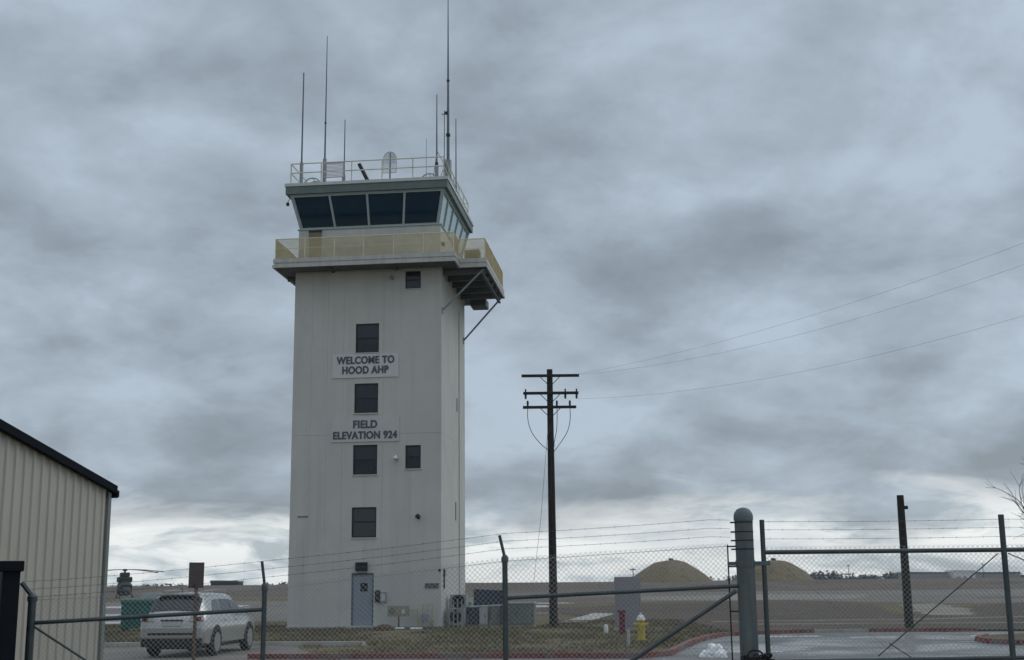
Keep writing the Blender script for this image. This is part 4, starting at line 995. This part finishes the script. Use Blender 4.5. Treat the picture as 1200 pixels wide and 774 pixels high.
# ------------------------------------------------------------------ bare tree at the right edge
def bare_tree(pos, label):
    rnd = random.Random(11); t = thing('bare_tree', label, 'tree', pos)
    tr = MB(); cr_ = MB()
    def grow(p_, d_, L_, r_, lv):
        n_ = 4; pts = [p_]; d1 = d_.copy()
        for i in range(n_):
            d1 = (d1 + Vector((rnd.gauss(0, .12), rnd.gauss(0, .12), rnd.gauss(.03, .07)))).normalized(); pts.append(pts[-1] + d1 * L_ / n_)
        (tr if lv < 1 else cr_).tube(pts, r_, 6 if lv < 2 else 4, r_ * .55, cap=False)
        if lv >= 5: return
        for k in range(rnd.choice((3, 4)) if lv < 3 else 3):
            i = rnd.randint(2, n_) if lv else rnd.randint(3, n_)
            ax = Vector((rnd.gauss(0, 1), rnd.gauss(0, 1), rnd.gauss(0, .3))); nd = (d1 + ax.normalized() * rnd.uniform(.55, .95)).normalized()
            grow(pts[i], nd, L_ * rnd.uniform(.62, .8), r_ * .55, lv + 1)
    grow(Vector((0, 0, -.1)), Vector((0, 0, 1)), 2.15, .13, 0)
    tr.build('trunk', M['bark'], t, smooth=True); cr_.build('branches', M['bark'], t)
bare_tree((17.75, 39.2, 0), 'leafless tree whose twigs reach in at the right edge')

# ------------------------------------------------------------------ earth mounds
def mound(x, y, rx, ry, h, label, seed):
    mb = MB(); n = 36; rings = 14
    for i in range(rings + 1):
        u = i / rings
        for k in range(n):
            a = 2 * math.pi * k / n; r_ = u
            z = h * (1 - r_ ** 2.1) if r_ < .999 else -.3
            nz = noise.noise(Vector((math.cos(a) * r_ * 3 + seed, math.sin(a) * r_ * 3, 0)))
            mb.v.append((rx * r_ * math.cos(a) * (1 + .03 * nz), ry * r_ * math.sin(a), z + (.35 * nz + .12 * noise.noise(Vector((math.cos(a) * r_ * 11, math.sin(a) * r_ * 11, seed)))) * (1 - r_ * .7)))
    for i in range(rings):
        for k in range(n): a = i * n + k; b = i * n + (k + 1) % n; mb.f.append((a, b, b + n, a + n))
    t = thing('earth_mound', label, 'earth mound', (x, y, 0), 0, 'earth mounds on the far field')
    mb.build('mound', M['mound'], t, smooth=True)
    MB().lathe([(.5, 0), (.5, .35), (.7, .36), (.5, .6), (.05, .65)], 12, (.3, 0, h - .12)).build('vent', M['dark'], t)
mound(35.9, 296, 11.3, 16, 6.75, 'grassy earth mound seen left of the thick gate post', 3)
mound(59.6, 296, 10.5, 16, 6.55, 'earth mound half hidden by the thick gate post', 8)

# ------------------------------------------------------------------ helicopter
hc = thing('helicopter', 'dark military helicopter parked far off at the left edge of the field', 'helicopter', (-66.3, 218, 0), R(202))
# nose along +Y local
fs = [(-9.2, .12, 2.55, 2.75), (-7.5, .22, 2.0, 2.6), (-4.5, .40, 1.5, 2.6), (-2.6, .95, .75, 2.75), (-1.0, 1.15, .45, 2.9), (1.6, 1.15, .45, 2.85), (2.8, 1.1, .5, 2.7), (4.0, .85, .6, 1.9), (5.0, .35, .8, 1.35)]
fm = MB(); n = 14
for y, w_, z0, z1 in fs:
    for k in range(n):
        a = 2 * math.pi * k / n; ca, sa = math.cos(a), math.sin(a); q = .65
        fm.v.append((w_ * math.copysign(abs(ca) ** q, ca), y, (z0 + z1) / 2 + (z1 - z0) / 2 * math.copysign(abs(sa) ** q, sa)))
for i in range(len(fs) - 1):
    for k in range(n): a = i * n + k; b = i * n + (k + 1) % n; fm.f.append((a, b, b + n, a + n))
fm.f += [tuple(range(n)), tuple((len(fs) - 1) * n + k for k in range(n))]
fm.build('fuselage', M['olive'], hc, smooth=True)
MB().box(-1.15, 1.15, -1.8, 1.6, 2.7, 3.6).box(-.75, .75, -1.3, 1.3, 3.6, 4.35).build('engine_cowling', M['olive'], hc, bevel=.2)
MB().tube([(0, 0, 3.9), (0, 0, 4.75)], .16, 8).lathe([(.3, 4.6), (.42, 4.68), (.42, 4.84), (.2, 4.95)], 12).build('rotor_hub', M['olive'], hc)
for k in range(4):
    a = R(-202 - 25 + 90 * k); bl = MB(); prev = None
    for i in range(9):
        u = i / 8; r_ = .3 + 7.9 * u; z = 4.80 - .50 * u ** 2; c_ = Vector((r_ * math.cos(a), r_ * math.sin(a), z)); s1 = Vector((-math.sin(a), math.cos(a), 0)) * .27
        cur = [c_ - s1, c_ + s1, c_ + s1 + Vector((0, 0, .09)), c_ - s1 + Vector((0, 0, .09))]
        if prev: bl.quadbox(prev + cur)
        prev = cur
    bl.build('rotor_blade', M['olive'], hc)
MB().prism([(-9.4, 2.3), (-8.0, 2.2), (-9.0, 3.7), (-9.7, 3.7)], -.12, .12, 'X').build('tail_fin', M['olive'], hc)
MB().box(-2.1, 2.1, -9.1, -8.2, 2.1, 2.2).build('tailplane', M['olive'], hc)
for x, y in ((-1.3, 1.0), (1.3, 1.0), (0, -7.8)):
    MB().lathe([(.1, -.12), (.33, -.12), (.33, .12), (.1, .12)], 16, (x, y, .33), 'X').tube([(x, y, .33), (x * .7, y, 1.6 if y > 0 else 2.2)], .09, 6).build('wheel', M['dark'], hc)
MB().box(-1.0, 1.0, 3.0, 3.9, 1.7, 2.3).build('windscreen', M['glass'], hc, bevel=.15)

# ------------------------------------------------------------------ distant sheds, poles, vehicles
def shed(x, y, w_, d_, h_, m, label, name='distant_shed'):
    t = thing(name, label, 'shed', (x, y, 0))
    MB().box(-w_ / 2, w_ / 2, 0, d_, 0, h_).build('wall', m, t)
    MB().prism([(-w_ / 2 - .3, h_ + .002), (w_ / 2 + .3, h_ + .002), (w_ / 2, h_ + .5), (-w_ / 2, h_ + .7)], -.3, d_ + .3, 'Y').build('roof', M['roofmetal'] if m is not M['far_white'] else M['far_white'], t)
    dd = MB()
    for k in range(3): dd.box(-w_ * .35 + k * w_ * .28, -w_ * .35 + k * w_ * .28 + w_ * .14, -.03, -.001, 0, h_ * .6)
    dd.build('door', M['steel_grey'], t)
shed(180, 560, 18, 12, 4.6, M['far_grey'], 'long low grey shed on the horizon left of the white one')
shed(195, 556, 9.5, 10, 5.2, M['far_white'], 'bright white shed on the horizon at the right')
shed(211.5, 575, 30, 12, 4.4, M['far_grey'], 'long low grey shed on the horizon right of the white one')
shed(-95, 420, 9, 8, 3.3, M['farwood'], 'tiny dark hut on the horizon above the parked car')
def mast(x, y, h_, label):
    t = thing('distant_mast', label, 'mast', (x, y, 0), 0, 'masts on the horizon')
    MB().tube([(0, 0, 0), (0, 0, h_)], .16, 6, .1).build('pole', M['dark'], t); MB().box(-.7, .7, -.1, .1, h_ - .6, h_ - .35).build('head', M['dark'], t)
mast(29.6, 320, 5.5, 'thin mast on the horizon left of the nearer earth mound')
mast(135.5, 520, 8.2, 'thin mast on the horizon between the gate post and the wooden post')
mast(190, 520, 8.2, 'thin mast on the horizon just right of the white shed')
mast(70.8, 520, 7.8, 'thin mast on the horizon between the two earth mounds')

# treelines: a far-off wood read as one mass
def treeline(name, segs, label, seed):
    rnd = random.Random(seed); mb = MB()
    for (x0, y0, x1, y1, h0, h1, dens) in segs:
        L_ = math.dist((x0, y0), (x1, y1)); n_ = int(L_ * dens)
        for i in range(n_):
            u = rnd.random(); x, y = x0 + (x1 - x0) * u + rnd.gauss(0, 4), y0 + (y1 - y0) * u + rnd.gauss(0, 8)
            H_ = rnd.uniform(h0, h1) * (.75 + .5 * noise.noise(Vector((x * .03, seed, 0)))); W_ = H_ * rnd.uniform(.5, .9)
            mb.tube([(x, y, 0), (x, y, H_ * .5)], .18, 4, .1, cap=False)
            for k in range(40):
                th = rnd.uniform(0, 6.28); rr = W_ * .75 * math.sqrt(rnd.random()); zz = H_ * (.04 + .92 * rnd.random() ** 1.3); rr *= math.sqrt(max(.1, 1 - ((zz / H_ - .5) * 1.7) ** 2))
                c_ = Vector((x + rr * math.cos(th), y + rr * math.sin(th), zz)); s_z = H_ * rnd.uniform(.07, .16)
                e1 = Vector((rnd.gauss(0, 1), rnd.gauss(0, 1), rnd.gauss(0, 1))).normalized() * s_z; e2 = Vector((rnd.gauss(0, 1), rnd.gauss(0, 1), rnd.gauss(0, 1))).normalized() * s_z
                mb.face(c_ - e1, c_ + e2, c_ + e1, c_ - e2)
    o = mb.build(name, M['farwood']); o['kind'] = 'stuff'; tag(o, label, 'trees')
treeline('distant_trees', [(-300, 640, -60, 700, 3.0, 5.0, 1.6), (-60, 700, 120, 720, 2.2, 3.4, 1.2)], 'thin line of far trees on the horizon left of the mounds', 3)
treeline('distant_trees', [(120, 620, 420, 620, 3.6, 5.6, 1.7), (120, 760, 500, 740, 5, 7.5, 1.3)], 'line of far blue-grey trees on the horizon at the right', 6)

# ------------------------------------------------------------------ haze
hm = bpy.data.materials.new('haze'); hm.use_nodes = True; ht = hm.node_tree; ht.nodes.clear()
pv = N(ht, 'ShaderNodeVolumePrincipled'); pv.inputs['Density'].default_value = .00016; pv.inputs['Color'].default_value = (.86, .92, 1, 1); pv.inputs['Anisotropy'].default_value = 0
oo = N(ht, 'ShaderNodeOutputMaterial'); ht.links.new(pv.outputs[0], oo.inputs['Volume'])
hb_ = MB().box(-1650, 1650, -1250, 1850, -1.2, 32).build('haze', hm); hb_['kind'] = 'stuff'

# ------------------------------------------------------------------ short dry grass
def in_poly(x, y, P_):
    c = False; j = len(P_) - 1
    for i in range(len(P_)):
        if (P_[i][1] > y) != (P_[j][1] > y) and x < (P_[j][0] - P_[i][0]) * (y - P_[i][1]) / (P_[j][1] - P_[i][1]) + P_[i][0]: c = not c
        j = i
    return c
def grass():
    rnd = random.Random(5); mb = MB(); LOT = [(-34, 26), (-6.2, 26), (-5.0, 31.7), (-5.2, 34), (-6.4, 38.2), (-34, 39.1)]
    n_ = 0
    while n_ < 17000:
        x, y = rnd.uniform(-19, 12), rnd.uniform(30.6, 60)
        dn = noise.noise(Vector((x * .35, y * .35, 2))) + .5 * noise.noise(Vector((x * 1.3, y * 1.3, 5)))
        if dn < rnd.uniform(-.5, .5): continue
        if in_poly(x, y, ROAD) or in_poly(x, y, LOT): continue
        if x > 7.5 and y > 42: continue
        p_ = Vector((x, y, 0)) - TL
        q = Matrix.Rotation(-YAW, 3, 'Z') @ p_
        if -.1 < q.x < 10.5 and -.15 < q.y < 9: continue
        if any(abs(x - a) < .3 and abs(y - b) < .3 for a, b in ((3.8, 39), (3.64, 43.9), (3.1, 35.5), (3.7, 47))): continue
        n_ += 1; hgt = rnd.uniform(.03, .13)
        for k in range(4):
            a = rnd.uniform(0, 6.28); bx, by = x + rnd.gauss(0, .05), y + rnd.gauss(0, .05); w_ = .008
            lx, ly = rnd.gauss(0, .4) * hgt, rnd.gauss(0, .4) * hgt
            mb.face((bx - w_ * math.cos(a), by - w_ * math.sin(a), 0), (bx + w_ * math.cos(a), by + w_ * math.sin(a), 0), (bx + lx, by + ly, hgt))
    o = mb.build('dry_grass', M['blade']); o['kind'] = 'stuff'; tag(o, 'short dormant olive brown grass between the kerb and the tower', 'grass')
grass()
